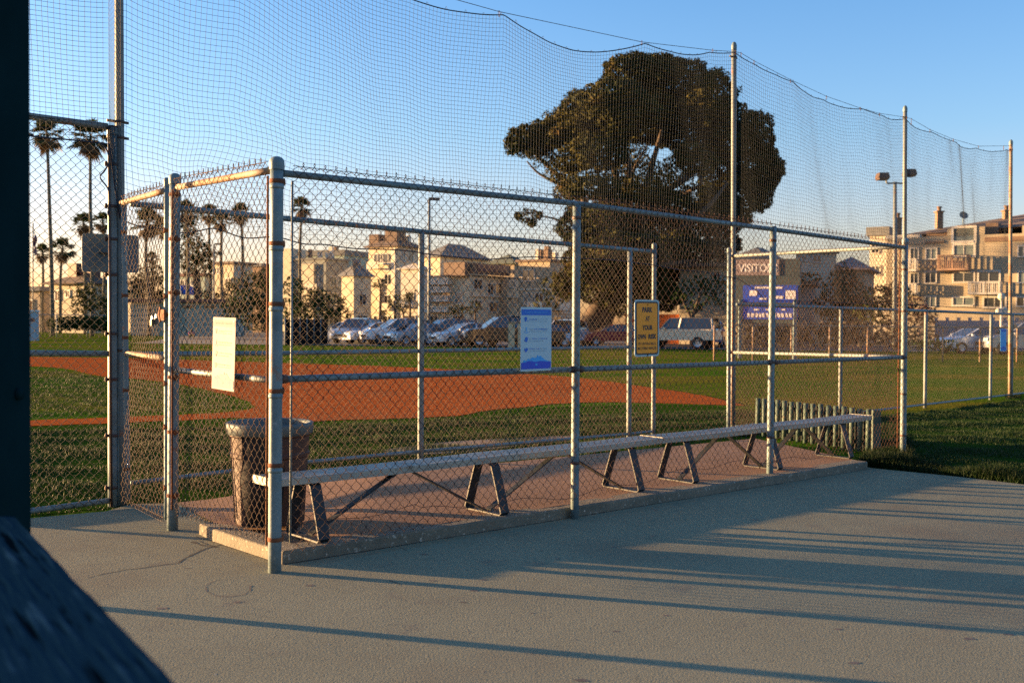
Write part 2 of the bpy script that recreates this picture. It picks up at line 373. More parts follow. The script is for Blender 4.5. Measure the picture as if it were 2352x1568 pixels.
o = curb('curb', kB, curb0-dKB*.0-dK*.003, .16, M['curb'], True); tag(o, kind='structure')
if nKB.dot(-dK) < 0: print('curb normal check')

# car park, street and pavement far off
pk = [at(560, 760, 62), at(1760, 770, 62)]
poly_sheet('car_park', [(-24, 66), (24, 60), (42, 66), (60, 90), (60, 135), (-40, 135)], .012, M['asphalt'])
poly_sheet('road', [(26, 48), (70, 38), (90, 60), (42, 62)], .012, M['asphalt'])
poly_sheet('footpath', [(-24, 64.4), (24, 58.6), (24, 59.6), (-24, 65.6)], .02, M['path'])

# ================================================================== grass blades (nobody could count them)
def blades(name, areas, m, hmin, hmax, w):
    V = []; Fc = []
    for (poly, count) in areas:
        P = np.array(poly); lo = P.min(0); hi = P.max(0); pts = []
        nx = P.shape[0]
        while len(pts) < count:
            q = rng.uniform(lo, hi, (count, 2)); inside = np.zeros(len(q), bool); j = nx-1
            for i in range(nx):
                xi, yi = P[i]; xj, yj = P[j]
                c = ((yi > q[:, 1]) != (yj > q[:, 1])) & (q[:, 0] < (xj-xi)*(q[:, 1]-yi)/(yj-yi+1e-9)+xi); inside ^= c; j = i
            pts += q[inside].tolist()
        q = np.array(pts[:count]); N = len(q)
        clump = .65+.7*np.clip(np.sin(q[:, 0]*3.1+np.sin(q[:, 1]*2.3))*np.sin(q[:, 1]*4.3+q[:, 0]), -.6, 1)
        h = rng.uniform(hmin, hmax, N)*clump; a = rng.uniform(0, 2*np.pi, N); lean = rng.uniform(.1, .9, N)*h; b = rng.uniform(0, 2*np.pi, N)
        ww = w*rng.uniform(.7, 1.4, N)
        base = np.c_[q, np.zeros(N)]; ax = np.c_[np.cos(a), np.sin(a), np.zeros(N)]
        tip = base+np.c_[np.cos(b)*lean, np.sin(b)*lean, h]
        T = np.stack([base-ax*ww[:, None], base+ax*ww[:, None], tip], 1).reshape(-1, 3)
        V.append(T)
    V = np.concatenate(V); n = len(V)//3
    mb = MB(); mb.add(V, np.arange(n*3).reshape(n, 3)); o = mb.build(name, m); tag(o, 'green grass blades covering the ball field', 'grass', kind='stuff'); return o
xy = lambda l: [(G(*p).x, G(*p).y) for p in l]
if True:
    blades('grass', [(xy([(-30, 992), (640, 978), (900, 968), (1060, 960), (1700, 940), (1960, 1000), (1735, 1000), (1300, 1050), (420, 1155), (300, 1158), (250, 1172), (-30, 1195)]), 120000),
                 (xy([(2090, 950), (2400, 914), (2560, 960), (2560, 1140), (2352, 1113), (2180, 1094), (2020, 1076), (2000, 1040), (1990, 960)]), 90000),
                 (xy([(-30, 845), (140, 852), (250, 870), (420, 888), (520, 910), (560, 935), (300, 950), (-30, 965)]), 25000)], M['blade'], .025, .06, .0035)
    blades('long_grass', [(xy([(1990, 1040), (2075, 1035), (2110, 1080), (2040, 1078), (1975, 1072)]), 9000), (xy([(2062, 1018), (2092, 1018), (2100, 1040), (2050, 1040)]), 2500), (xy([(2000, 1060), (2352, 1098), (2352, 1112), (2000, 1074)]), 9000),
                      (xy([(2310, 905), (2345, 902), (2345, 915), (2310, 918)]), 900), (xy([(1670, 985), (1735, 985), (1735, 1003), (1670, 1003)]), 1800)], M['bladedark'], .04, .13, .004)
    for o in bpy.data.objects:
        if o.name == 'long_grass': o['label'] = 'tufts of long dark grass at the end of the kerb and walkway'

# ================================================================== fences
SP = .0725
def chain(mb, O, e, L, zb, zt, nrm, r=.0021, sides=4, off=0.0, amp=.012, knuckle=True, seed=0, top_zig=True, mi=0, bow=0.0):
    """chain link: zigzag wires linked side by side. zb, zt = (start, end) heights"""
    O = np.array(O[:2], float); e = np.array([e[0], e[1]]); n2 = np.array([nrm[0], nrm[1]])
    K = int(L/(SP/2)); hm = max(zt)-min(zb)+SP; J = int(hm/(SP/2))+1
    sh = seed*1.7; span = SP/2; al = []
    jj = np.arange(J+1)
    if knuckle:
        zz = np.repeat(jj*span, 2); zz[0::2] -= .0016; zz[1::2] += .0016; jr = np.repeat(jj, 2)
    else: zz = jj*span*1.0; jr = jj
    P = []
    for k in range(K):
        b = (jr+k) % 2
        x = (k+b)*span+np.where(b == 1, .0016, -.0016)
        x = np.clip(x, 0, L)
        s = x/L; z0 = zb[0]+(zb[1]-zb[0])*s; z1 = zt[0]+(zt[1]-zt[0])*s
        z = z0+zz
        z = np.minimum(z, z1+np.where(b == (k % 2), 0, .0))
        z = np.where(z > z1, z1, z)
        if bow: z = z + bow*np.sin(np.pi*s)*0
        d = off + (r*1.1*np.where(b == 1, 1, -1))*(1 if knuckle else .5)
        d = d + amp*(np.sin(x*2.1+sh)*np.sin(z*2.7+sh*.7)+.5*np.sin(x*5.3+z*3.1+sh))
        xx = x + .006*np.sin(z*4+sh+x*1.3)
        xx = np.clip(xx, 0, L)
        P.append(np.c_[O[0]+e[0]*xx+n2[0]*d, O[1]+e[1]*xx+n2[1]*d, z])
    mb.tubes(np.array(P), r, sides, ref=(nrm[0], nrm[1], 0), mi=mi)
def barbs(mb, O, e, L, zt, nrm, off=0.0, r=.002, mi=0, step=SP, hgt=.035):
    O = np.array(O[:2], float); ls = []
    for k in range(1, int(L/step)):
        x = k*step; z = zt[0]+(zt[1]-zt[0])*x/L
        for s in (-1, 1):
            p = []
            for t, dx, dz, dn in ((0, -.018, -.016, 0), (1, -.004, .004, .004), (2, .006, .014, 0), (3, .004, .024, -.004), (4, -.003, .018, .002)):
                xx = x+s*dx+random.uniform(-.001, .001)
                p.append((O[0]+e[0]*xx+nrm[0]*(off+dn*s), O[1]+e[1]*xx+nrm[1]*(off+dn*s), z+dz*random.uniform(.9, 1.2)))
            ls.append(p)
    mb.tubes(np.array(ls), r, 4, ref=(nrm[0], nrm[1], 0), mi=mi)
def post(parent, a, b, r, m, cap=True, name='post', domed=.6):
    mb = MB(); a = Vector(a); b = Vector(b); d = (b-a)
    k = 8; P = [tuple(a.lerp(b, i/k)) for i in range(k+1)]
    mb.tubes(np.array(P), r, 16, ref=(1, 0, 0), cap=True)
    o = mb.build(name, m, parent)
    if cap:
        mb = MB(); c = b; prof = [(r*1.14, -.045), (r*1.16, -.01)]+[(r*1.14*math.cos(t), r*1.0*math.sin(t)*domed*1.4) for t in np.linspace(.15, 1.5, 5)]+[(0.0005, r*domed*1.42)]
        mb.lathe(prof, tuple(c), 16); mb.build('post_cap', m, o, world=True)
    return o
def rail(parent, a, b, r, m, name='rail', sides=12):
    mb = MB(); k = 6; P = [tuple(Vector(a).lerp(Vector(b), i/k)) for i in range(k+1)]
    mb.tubes(np.array(P), r, sides, cap=True); return mb.build(name, m, parent)
def bands(parent, a, b, r, zs, m, tail=None, name='clamp_band'):
    a = Vector(a); b = Vector(b)
    for z in zs:
        t = z/(b.z-a.z); p = a.lerp(b, t); mb = MB()
        mb.lathe([(r*1.02, -.012), (r*1.1, -.011), (r*1.1, .011), (r*1.02, .012)], tuple(p), 16)
        if tail is not None:
            q = p+Vector(tail); mb.bar(tuple(p+Vector(tail)*.3), tuple(q), .006, .022)
            mb.lathe([(.0005, -.02), (.009, -.02), (.009, .02), (.0005, .02)], tuple(p+Vector(tail)*.8), 6, R=None)
        mb.build(name, m, parent)

# ---- near fence of the dugout
fa = empty('chain_link_fence', A0, 0, 'near long chain-link dugout fence along the walkway, with zigzag wire tips', 'fence')
TA = [at(636, 372, A0.y), at(1325, 472, A1.y), at(1776, 520, A2.y), at(2079, 552, A3.y)]
base = [A0, A1, A2, A3]
for i, (a, b) in enumerate(zip(base, TA)):
    r = .0375 if i == 0 else .030
    p_ = post(fa, a+Vector((0, 0, -.05)), b, r if i < 3 else .032, M['galv'], cap=(i in (0, 3)), name='corner_post' if i in (0, 3) else 'post')
    zs = [.20, .62, 1.04, 1.53, 1.87, 2.22] if i == 0 else ([.42, 1.10, 2.2] if i < 3 else [.25, .7, 1.1, 1.6, 2.05])
    bands(p_, a, b, r if i < 3 else .03, zs, M['rust'] if i == 0 else M['band'], tail=(dA*.055 if i == 0 else None))
    if i == 0:
        bands(p_, a, b, r, [1.50, 1.84, 2.19, 1.01, .59], M['galv'], tail=None, name='clamp_band')
RA = [at(640, 397, A0.y), at(1325, 468, A1.y), at(1776, 527, A2.y), at(2079, 569, A3.y)]
MA = [at(634, 871, A0.y), at(1323, 848, A1.y), at(1772, 832, A2.y), at(2077, 820, A3.y)]
for i in range(3):
    o1 = nA*.0
    rail(fa, RA[i]+dA*(.03 if i == 0 else 0), RA[i+1], .0205, M['galv'], 'top_rail')
    rail(fa, MA[i]+dA*.03, MA[i+1]-dA*.026, .0205, M['galv'], 'middle_rail')
    # rail boots at the posts
    for p, s in ((MA[i]+dA*.045, 1), (MA[i+1]-dA*.045, -1)):
        mb = MB(); mb.tubes(np.array([tuple(p-dA*.02), tuple(p+dA*.02)]), .026, 12, cap=True); mb.build('rail_end_cup', M['band'], fa)
# chain link in three bays, hung just outside the rails
mb = MB(); LA = (A3-A0).length
seg = [(A0, A1, RA[0], RA[1], .10, .14), (A1, A2, RA[1], RA[2], .14, .15), (A2, A3, RA[2], RA[3], .15, .14)]
for i, (a, b, ra, rb, z0, z1) in enumerate(seg):
    a2 = a+dA*(.085 if i == 0 else 0); L = (b-a2).length; e = (b-a2).normalized()
    chain(mb, a2, e, L, (z0+.015, z1+.015), (ra.z+.045, rb.z+.045), nA, r=.0018, off=.030, seed=i)
    barbs(mb, a2, e, L, (ra.z+.045, rb.z+.045), nA, off=.030)
mb.build('chain_link_mesh', M['wire'], fa)
mb = MB(); mb.tubes(np.array([tuple(A0+dA*.088+nA*.02+Vector((0, 0, .17))), tuple(TA[0]+dA*.088+nA*.02+Vector((0, 0, -.10)))]), .0065, 6, cap=True); mb.build('tension_bar', M['galv2'], fa)
mb = MB(); P = []
L = (A3-A0).length
for i in range(160):
    s = .12+(L-.15)*i/159; p = A0+dA*s+nA*.033; P.append((p.x, p.y, .215+.03*math.sin(s*1.9)+.02*math.sin(s*7.3)+.03*(1 if s < 1 else 0)))
mb.tubes(np.array(P), .0018, 4); mb.build('bottom_tension_wire', M['wire'], fa)

# ---- left side panel of the dugout (lit by the sun) and the gate
dB = (B1-A0).normalized(); nB = Vector((-dB.y, dB.x, 0));
if nB.x > 0: nB = -nB
fb = empty('chain_link_fence', B1, 0, 'short sunlit chain-link side panel between the gate and the thick corner post, rusty wires', 'fence')
tB1 = at(402, 408, B1.y)
p_ = post(fb, B1+Vector((0, 0, -.05)), tB1, .036, M['galv'], True, 'gate_post')
bands(p_, B1, tB1, .036, [.25, .68, 1.05, 1.62, 1.98, 2.28], M['rust'], tail=tuple(-dB*.05))
rB0 = at(628, 390, A0.y); rB1 = at(404, 431, B1.y)
rail(fb, rB0+dB*.036, rB1-dB*.03, .021, M['rustpipe'], 'top_rail')
mB0 = at(632, 874, A0.y); mB1 = at(398, 849, B1.y)
rail(fb, mB0+dB*.036, mB1-dB*.03, .019, M['galv2'], 'middle_rail')
LB = (B1-A0).length; mb = MB(); mb2 = MB()
a2 = A0+dB*.06; Lb = LB-.11
chain(mb, a2, dB, Lb, (.20, .16), (rB0.z+.05, rB1.z+.05), nB, r=.0020, off=.028, seed=5, amp=.016)
barbs(mb, a2, dB, Lb, (rB0.z+.05, rB1.z+.05), nB, off=.028, r=.0022)
# curled wire ends along the foot
for k in range(int(Lb/SP)):
    x = (k+.5)*SP; c = a2+dB*x+nB*.028; z = .20-.04*x/Lb; ph = np.linspace(0, 5.2, 9)
    mb.tubes(np.array([(c.x+dB.x*.014*math.cos(t), c.y+dB.y*.014*math.cos(t), z-.012+.014*math.sin(t)) for t in ph]), .0022, 4)
mb.build('chain_link_mesh', M['wire'], fb)
for s in (.055, LB-.05):
    p = A0+dB*s+nB*.024; mb = MB(); mb.tubes(np.array([(p.x, p.y, .16), (p.x, p.y, rB0.z-.03 if s < .1 else rB1.z-.02)]), .0065, 6, cap=True); mb.build('tension_bar', M['rust'], fb)

g1 = G(383, 1212); tg1 = at(383, 413, g1.y); g0 = G(293, 1166); tg0 = at(284, 462, g0.y)
dG = (g0-g1).normalized(); nG = Vector((-dG.y, dG.x, 0)); nG = nG if nG.x < 0 else -nG
gt = empty('chain_link_gate', g1, 0, 'narrow closed chain-link gate with a rusty latch beside the tall net pole', 'gate')
p_ = post(gt, g1+Vector((0, 0, .06)), tg1, .0185, M['galv'], True, 'gate_frame')
p2 = post(gt, g0+Vector((0, 0, .06)), tg0, .0215, M['galv'], False, 'gate_frame')
bands(p_, g1, tg1, .0215, [.28, .7, 1.0, 1.6, 2.05], M['rust'], tail=tuple(-nG*0+nG*.02)); bands(p2, g0, tg0, .0215, [.3, .9, 1.3, 1.62, 2.1], M['rust'], tail=tuple(nG*.02))
rg1 = at(379, 438, g1.y); rg0 = at(280, 466, g0.y); rail(gt, rg1, rg0, .0215, M['rustpipe'], 'top_rail')
rm1 = at(381, 822, g1.y); rm0 = at(289, 812, g0.y); rail(gt, rm1, rm0, .0205, M['rustpipe'], 'middle_rail')
mb = MB(); LG = (g0-g1).length
chain(mb, g1+dG*.02, dG, LG-.04, (.06, .05), (rg1.z+.045, rg0.z+.045), nG, r=.0022, off=.024, seed=9, amp=.022)
barbs(mb, g1+dG*.02, dG, LG-.04, (rg1.z+.045, rg0.z+.045), nG, off=.024, r=.0022)
for k in range(int(LG/SP)*2):
    x = (k+.5)*SP/2; c = g1+dG*x+nG*.024; z = .06; ph = np.linspace(0, 5.2, 8)
    mb.tubes(np.array([(c.x+dG.x*.02*math.cos(t), c.y+dG.y*.02*math.cos(t), z+.018*math.sin(t)) for t in ph]), .0022, 4)
mb.build('chain_link_mesh', M['wire'], gt)
# latch with fork and plate
zl = at(372, 722, g1.y).z; c = Vector((g1.x, g1.y, zl)); mb = MB()
mb.bar(tuple(c+nG*.03-dG*.02+Vector((0, 0, 0))), tuple(c+nG*.03+dG*.10), .010, .016)
mb.box(tuple(c+nG*.035-dG*.015+Vector((0, 0, -.004))), (.012, .085, .075), Rz(math.atan2(dG.y, dG.x)-math.pi/2))
mb.bar(tuple(c+nG*.04+dG*.02+Vector((0, 0, .05))), tuple(c+nG*.04+dG*.05+Vector((0, 0, .0))), .012, .02)
mb.bar(tuple(c+nG*.04+dG*.05+Vector((0, 0, .0))), tuple(c+nG*.04+dG*.02+Vector((0, 0, -.05))), .012, .02)
mb.lathe([(.026, -.014), (.031, -.013), (.031, .013), (.026, .014)], tuple(c+Vector((0, 0, .0))), 14)
mb.build('latch', M['rust'], gt)
brass = mat('brass_padlock', (.10,.08,.045), (.07,.055,.03), 20, .5, .2); steel = mat('steel_shackle', (.5,.5,.5), None, rough=.3, metal=.9)
darkbrass = mat('dark_padlock', (.06,.07,.08), None, rough=.45, metal=.5)
for k, (px, py, mm, lab) in enumerate(((366, 741, brass, 'pale brass padlock, left one of the two hanging on the gate latch'), (375, 738, darkbrass, 'dark padlock, right one of the two hanging on the gate latch'))):
    p = at(px, py, g1.y-.05)+nG*.05; R = Rz(math.atan2(dG.y, dG.x))
    e_ = empty('padlock', p-Vector((0, 0, .02)), 0, lab, 'padlock', 'padlocks on the gate latch')
    mb = MB(); mb.box(tuple(p), (.034, .018, .036), R, taper=1.0); mb.box(tuple(p+Vector((0, 0, .0205))), (.03, .014, .005), R); mb.box(tuple(p-Vector((0, 0, .0195))), (.028, .014, .003), R); mb.build('lock_body', mm, e_)
    mb = MB(); th = np.linspace(0, math.pi, 9)
    P = [tuple(p+dG*.011+Vector((0, 0, .02)))]+[tuple(p+dG*(.011*math.cos(t))+Vector((0, 0, .036+.012*math.sin(t)))) for t in th]+[tuple(p-dG*.011+Vector((0, 0, .02)))]
    mb.tubes(np.array(P), .0035, 6, ref=tuple(nG)); mb.build('shackle', steel, e_)

# ---- field-side fence of the dugout
def cpt(px, z): p = onCg(px); p.z = z; return p
fc = empty('chain_link_fence', onCg(968), 0, 'chain-link fence on the field side of the dugout, behind the benches', 'fence')
cposts = [(968, 530, .030), (1447, 575, .030), (1503, 562, .028)]
for px, py, r in cposts:
    b = onCg(px); tpx = px
    post(fc, b+Vector((0, 0, -.03)), onC(tpx, py), r, M['galv2'], cap=(px == 1503))
ctop = [(300, 468), (968, 532), (1503, 578)]; cmid = [(300, 813), (632, 811), (968, 806), (1447, 797)]; cbot = [(300, 1109), (694, 1062), (968, 1036), (1447, 996), (1503, 990)]
for lst, r, nm, mm in ((ctop, .024, 'top_rail', 'galv'), (cmid, .020, 'middle_rail', 'galv'), (cbot, .018, 'bottom_rail', 'galv')):
    for p, q in zip(lst[:-1], lst[1:]): rail(fc, onC(*p), onC(*q), r, M[mm], nm)
mb = MB(); 
for i, (x0, x1) in enumerate(((296, 968), (968, 1500))):
    a, b = onCg(x0), onCg(x1); L = (b-a).length
    def yt(x): return np.interp(x, [300, 968, 1503], [468, 532, 578])
    za, zb_ = onC(x0, yt(x0)).z+.03, onC(x1, yt(x1)).z+.03
    chain(mb, a, dC, L, (.06, .06), (za, zb_), nC, r=.0014, sides=3, off=-.03, seed=11+i, knuckle=False, amp=.02)
    barbs(mb, a, dC, L, (za, zb_), nC, off=-.03, r=.0016)
mb.build('chain_link_mesh', M['wire2'], fc)

# ---- backstop fence at the left
fd = empty('chain_link_fence', onCg(160), 0, 'tall chain-link backstop fence at the left, between the dark column and the net pole', 'fence')
dd0, dd1 = onCg(-60), onCg(259)
rail(fd, onC(-60, 250), onC(246, 291), .026, M['galv2'], 'top_rail'); rail(fd, onC(-60, 810), onC(250, 812), .022, M['galv'], 'middle_rail'); rail(fd, onC(-60, 1190), onC(252, 1149), .022, M['galv'], 'bottom_rail')
p_ = post(fd, dd1+Vector((0, 0, -.02)), onC(258, 296), .034, M['galv'], True); bands(p_, dd1, onC(258, 296), .034, [.15, .55, .98, 1.33, 1.78, 2.05, 2.3, 2.62, 2.9], M['band'], tail=tuple(-dC*.06))
post(fd, dd0+Vector((0, 0, -.02)), onC(-60, 252), .034, M['galv'], True)
mb = MB(); chain(mb, dd0, dC, (dd1-dd0).length-.07, (.02, .0), (onC(-60, 250).z, onC(246, 291).z), nC, r=.0019, sides=4, off=.028, seed=17, knuckle=True); mb.build('chain_link_mesh', M['wire2'], fd)
mb = MB(); mb.tubes(np.array([tuple(onC(246, 292)+nC*.03), tuple(onC(252, 1166)+nC*.03)]), .009, 8, cap=True); mb.build('tension_bar', M['band'], fd)
p = onCg(273); post(fd, p, onC(273, 458), .018, M['galv'], False, 'hinge_post')

# ---- right end of the dugout
E0, E1 = onCg(1676), A3
dE = (E1-E0).normalized(); nE = Vector((dE.y, -dE.x, 0))
fe = empty('chain_link_fence', E0, 0, 'chain-link panel closing the far right end of the dugout, in front of the scoreboard', 'fence')
post(fe, E0, onC(1675, 572), .028, M['galv'], True)
eT0, eT1 = at(1682, 588, E0.y), at(2060, 567, E1.y); eM0, eM1 = at(1680, 809, E0.y), at(2062, 819, E1.y)
rail(fe, eT0, eT1, .021, M['galv2'], 'top_rail'); rail(fe, eM0, eM1, .021, M['galv2'], 'middle_rail')
mb = MB(); chain(mb, E0+dE*.05, dE, (E1-E0).length-.1, (.10, .12), (eT0.z+.03, eT1.z+.03), nE, r=.0021, off=-.03, seed=21, knuckle=False, amp=.015); mb.build('chain_link_mesh', M['wire'], fe)
for s in (.06, (E1-E0).length-.08):
    p = E0+dE*s; mb = MB(); mb.tubes(np.array([(p.x, p.y, .1), (p.x, p.y, eT0.z)]), .007, 6, cap=True); mb.build('tension_bar', M['rust'], fe)

# ---- long low field fence to the right
ff = empty('chain_link_fence', onCg(2127), 0, 'low chain-link field fence running off to the right edge behind the dugout', 'fence')
for px, py in ((1932, 706), (2127, 714), (2277, 719), (2325, 721), (2420, 725), (2500, 727)):
    b = onCg(px); post(ff, b, onC(px, py), .030, M['galv2'], False)
rail(ff, onC(1693, 699), onC(2127, 714), .024, M['galv'], 'top_rail'); rail(ff, onC(2127, 714), onC(2500, 728), .024, M['galv'], 'top_rail')
b0, b1 = onC(1693, 985), onC(2500, 890)
rail(ff, cpt(1693, .06), cpt(2500, .06), .018, M['galv'], 'bottom_rail')
mb = MB(); a, b = onCg(1693), onCg(2500)
chain(mb, a, dC, (b-a).length, (.05, .05), (onC(1693, 699).z+.03, onC(2500, 728).z+.03), nC, r=.0019, sides=3, off=-.03, seed=31, knuckle=False); mb.build('chain_link_mesh', M['wire2'], ff)

# ================================================================== net, its poles and cords
ZP = {277: None}
pole_specs = [(281, None, .033, 'thick pale net pole at the left, between the backstop fence and the gate'), (1686, 106, .034, 'tall net pole standing in front of the right side of the big tree'),
              (2079, 250, .034, 'net pole rising above the far right corner post of the dugout'), (2322, 327, .034, 'farthest rust streaked net pole near the right edge of the picture')]
offp = nC*(-.08)
polebase = []
for px, py, r, lab in pole_specs:
    b = onCg(px)
    if py is None: t = b+Vector((0, 0, 5.2))+dC*(-.04)+offp*0; b = b
    else: t = onC(px, py)
    ob = empty('net_pole', b, 0, lab, 'pole', 'tall poles holding the safety net'); polebase.append((b, t))
    mb = MB(); mb.tubes(np.array([tuple(b.lerp(t, k/6)) for k in range(7)]), r, 16, ref=(1, 0, 0), cap=True)
    mb.build('pole_shaft', M['galv2'] if px != 2322 else M['rustpipe'], ob)
    mb = MB(); mb.lathe([(r*1.1, -.05), (r*1.12, 0), (r*.9, .03), (r*.5, .05), (.001, .055)], tuple(t), 14); mb.build('pole_cap', M['galv'], ob)
    for zz in ((2.95, 2.83, 1.2) if py is None else (t.z-.15,)):
        q = b.lerp(t, zz/(t.z)); mb = MB(); mb.lathe([(r, -.01), (r*1.14, -.01), (r*1.14, .01), (r, .01)], tuple(q), 14); mb.bar(tuple(q-dC*.1), tuple(q+dC*.07), .01, .02); mb.build('bracket', M['band'], ob)
def sC(p): return (p-N1).dot(dC)
# hooks on the cable, as (s, z rope, z cable)
def hk(px, pr, pc): a = onC(px, pr); c = onC(px, pc); return (sC(a), a.z, c.z)
hooks = [(-4.6, 4.95, 5.1), (-2.4, 4.95, 5.08), (sC(polebase[0][0]), 5.0, 5.1), (.9, 4.92, 5.0), hk(935, -5, -26)]
hooks += [hk(1137, 40, 30), hk(1465, 104, 99), hk(1628, 121, 118), hk(1680, 123, 121), hk(1693, 133, 124), hk(1723, 150, 142), hk(1807, 191, 185), hk(1890, 229, 223), hk(1968, 253, 250), hk(2012, 267, 262), hk(2074, 274, 271), hk(2085, 288, 274), hk(2128, 305, 299), hk(2182, 326, 321), hk(2240, 341, 337), hk(2298, 345, 336), hk(2317, 348, 336)]
hooks.sort()
sag_f = []
def rope_z(s):
    for (s0, z0, _), (s1, z1, _) in zip(hooks[:-1], hooks[1:]):
        if s0 <= s <= s1:
            t = (s-s0)/(s1-s0+1e-9); L = s1-s0; return z0+(z1-z0)*t-4*t*(1-t)*min(.30, .036*L*L)
    return hooks[-1][1]
bot_pts = [(-4.6, 2.80), (sC(onC(70, 320)), onC(70, 320).z), (sC(onC(245, 332)), onC(245, 332).z), (sC(onC(262, 480)), onC(262, 500).z)] + [(sC(onC(x, y)), onC(x, y).z) for x, y in ((315, 524), (373, 528), (415, 531), (470, 529), (540, 540), (621, 550), (760, 567), (850, 574), (939, 579), (1067, 594), (1119, 595), (1206, 591), (1311, 594), (1440, 600), (1686, 640), (1760, 690), (2079, 700), (2322, 712))]
bs, bz = zip(*bot_pts)
def bot_z(s): return float(np.interp(s, bs, bz))
s_min, s_max = -4.6, hooks[-1][0]
CELL = .0445
nt_ = empty('safety_net', onCg(900), 0, 'fine black ball-safety net hanging from a sagging cord between the tall poles', 'net')
su = np.arange(s_min, s_max, CELL); ns = len(su)
tz = np.array([rope_z(s) for s in su]); bzz = np.array([bot_z(s) for s in su])
nrow = 58
vv = np.linspace(0, 1, nrow+1)
Sg = np.repeat(su[:, None], nrow+1, 1); 
pin = np.minimum.reduce([np.abs(su-sC(polebase[i][0])) for i in range(4)])
ZZ = tz[:, None]+(bzz-tz)[:, None]*vv[None]
amp = np.clip(pin, 0, .8)/.8
fold = np.exp(-((Sg-.9)/1.0)**2)*np.clip((3.35-ZZ)/.8, 0, 1)
Dn = amp[:, None]*(.06*np.sin(Sg*2.3+ZZ*1.1)+.035*np.sin(Sg*6.1+ZZ*2.0+1)*vv[None]+.004*np.sin(Sg*13+ZZ*3)) + .07*fold*np.sin(ZZ*8+Sg*3)
far_ = np.clip((Sg-sC(polebase[2][0]))/1.0, 0, 1)
Sx = Sg + .010*np.sin(ZZ*3.1+Sg*1.7)*amp[:, None] + .03*fold*np.sin(ZZ*9) + far_*.035*np.sin(Sg*9.0)
ZZ2 = ZZ + .012*np.sin(Sg*7.7)*np.sin(vv[None]*3)*amp[:, None] + .02*fold*np.sin(Sg*11)
base0 = np.array(N1)
P = base0[None, None]+np.array(dC)[None, None]*Sx[..., None]+np.array(nC)[None, None]*(Dn+.06)[..., None]; P[..., 2] = ZZ2
mb = MB(); mb.tubes(P, .0017, 3, ref=tuple(nC)); mb.tubes(P.transpose(1, 0, 2), .0017, 3, ref=(0, 0, 1))
mb.build('net_mesh', M['net'], nt_)
mb = MB(); top = P[:, 0]; mb.tubes(top, .006, 6)
# wrapped cord ends
wr = []
for i in range(0, ns-1, 5):
    p = top[i]; q = np.linspace(0, 1, 5); wr.append(np.stack([p+np.array(dC)*(.03*t)+np.array([0, 0, .03*math.sin(t*3.1)*random.uniform(.5, 1.2)]) for t in q]))
mb.tubes(np.array(wr), .0018, 3); mb.build('border_cord', M['cord'], nt_)
mb = MB(); mb.tubes(P[:, -1], .0055, 6); 
mb.build('bottom_cord', M['cord'], nt_)
mb = MB(); cb = np.array([tuple(Vector(base0)+dC*s+nC*.06+Vector((0, 0, zc-Vector(base0).z))) for s, zr, zc in hooks if True]); 
mb.tubes(cb, .0035, 6); mb.build('support_cable', M['band'], nt_)
for s, zr, zc in hooks:
    p = Vector(base0)+dC*s+nC*.06; mb = MB(); k = np.linspace(0, 2*math.pi, 11); h = max(.03, (zc-zr)/2+.012)
    mb.tubes(np.array([(p.x+dC.x*.011*math.cos(t), p.y+dC.y*.011*math.cos(t), (zr+zc)/2+h*math.sin(t)) for t in k]), .0028, 5, ref=tuple(nC)); mb.build('snap_hook', M['band'], nt_)
# loose end of the cord hanging by the fence post
pts = [(222, 331), (236, 345), (243, 372), (232, 395), (222, 410), (240, 436), (243, 465), (240, 490), (246, 505)]
pts = [onC(x-2, y)+nC*.08 for x, y in pts]; mb = MB(); mb.tubes(np.array([(p[0], p[1], p[2]) for p in smooth_px([tuple(p) for p in pts])]), .006, 6)
mb.build('loose_cord', M['cord'], nt_)

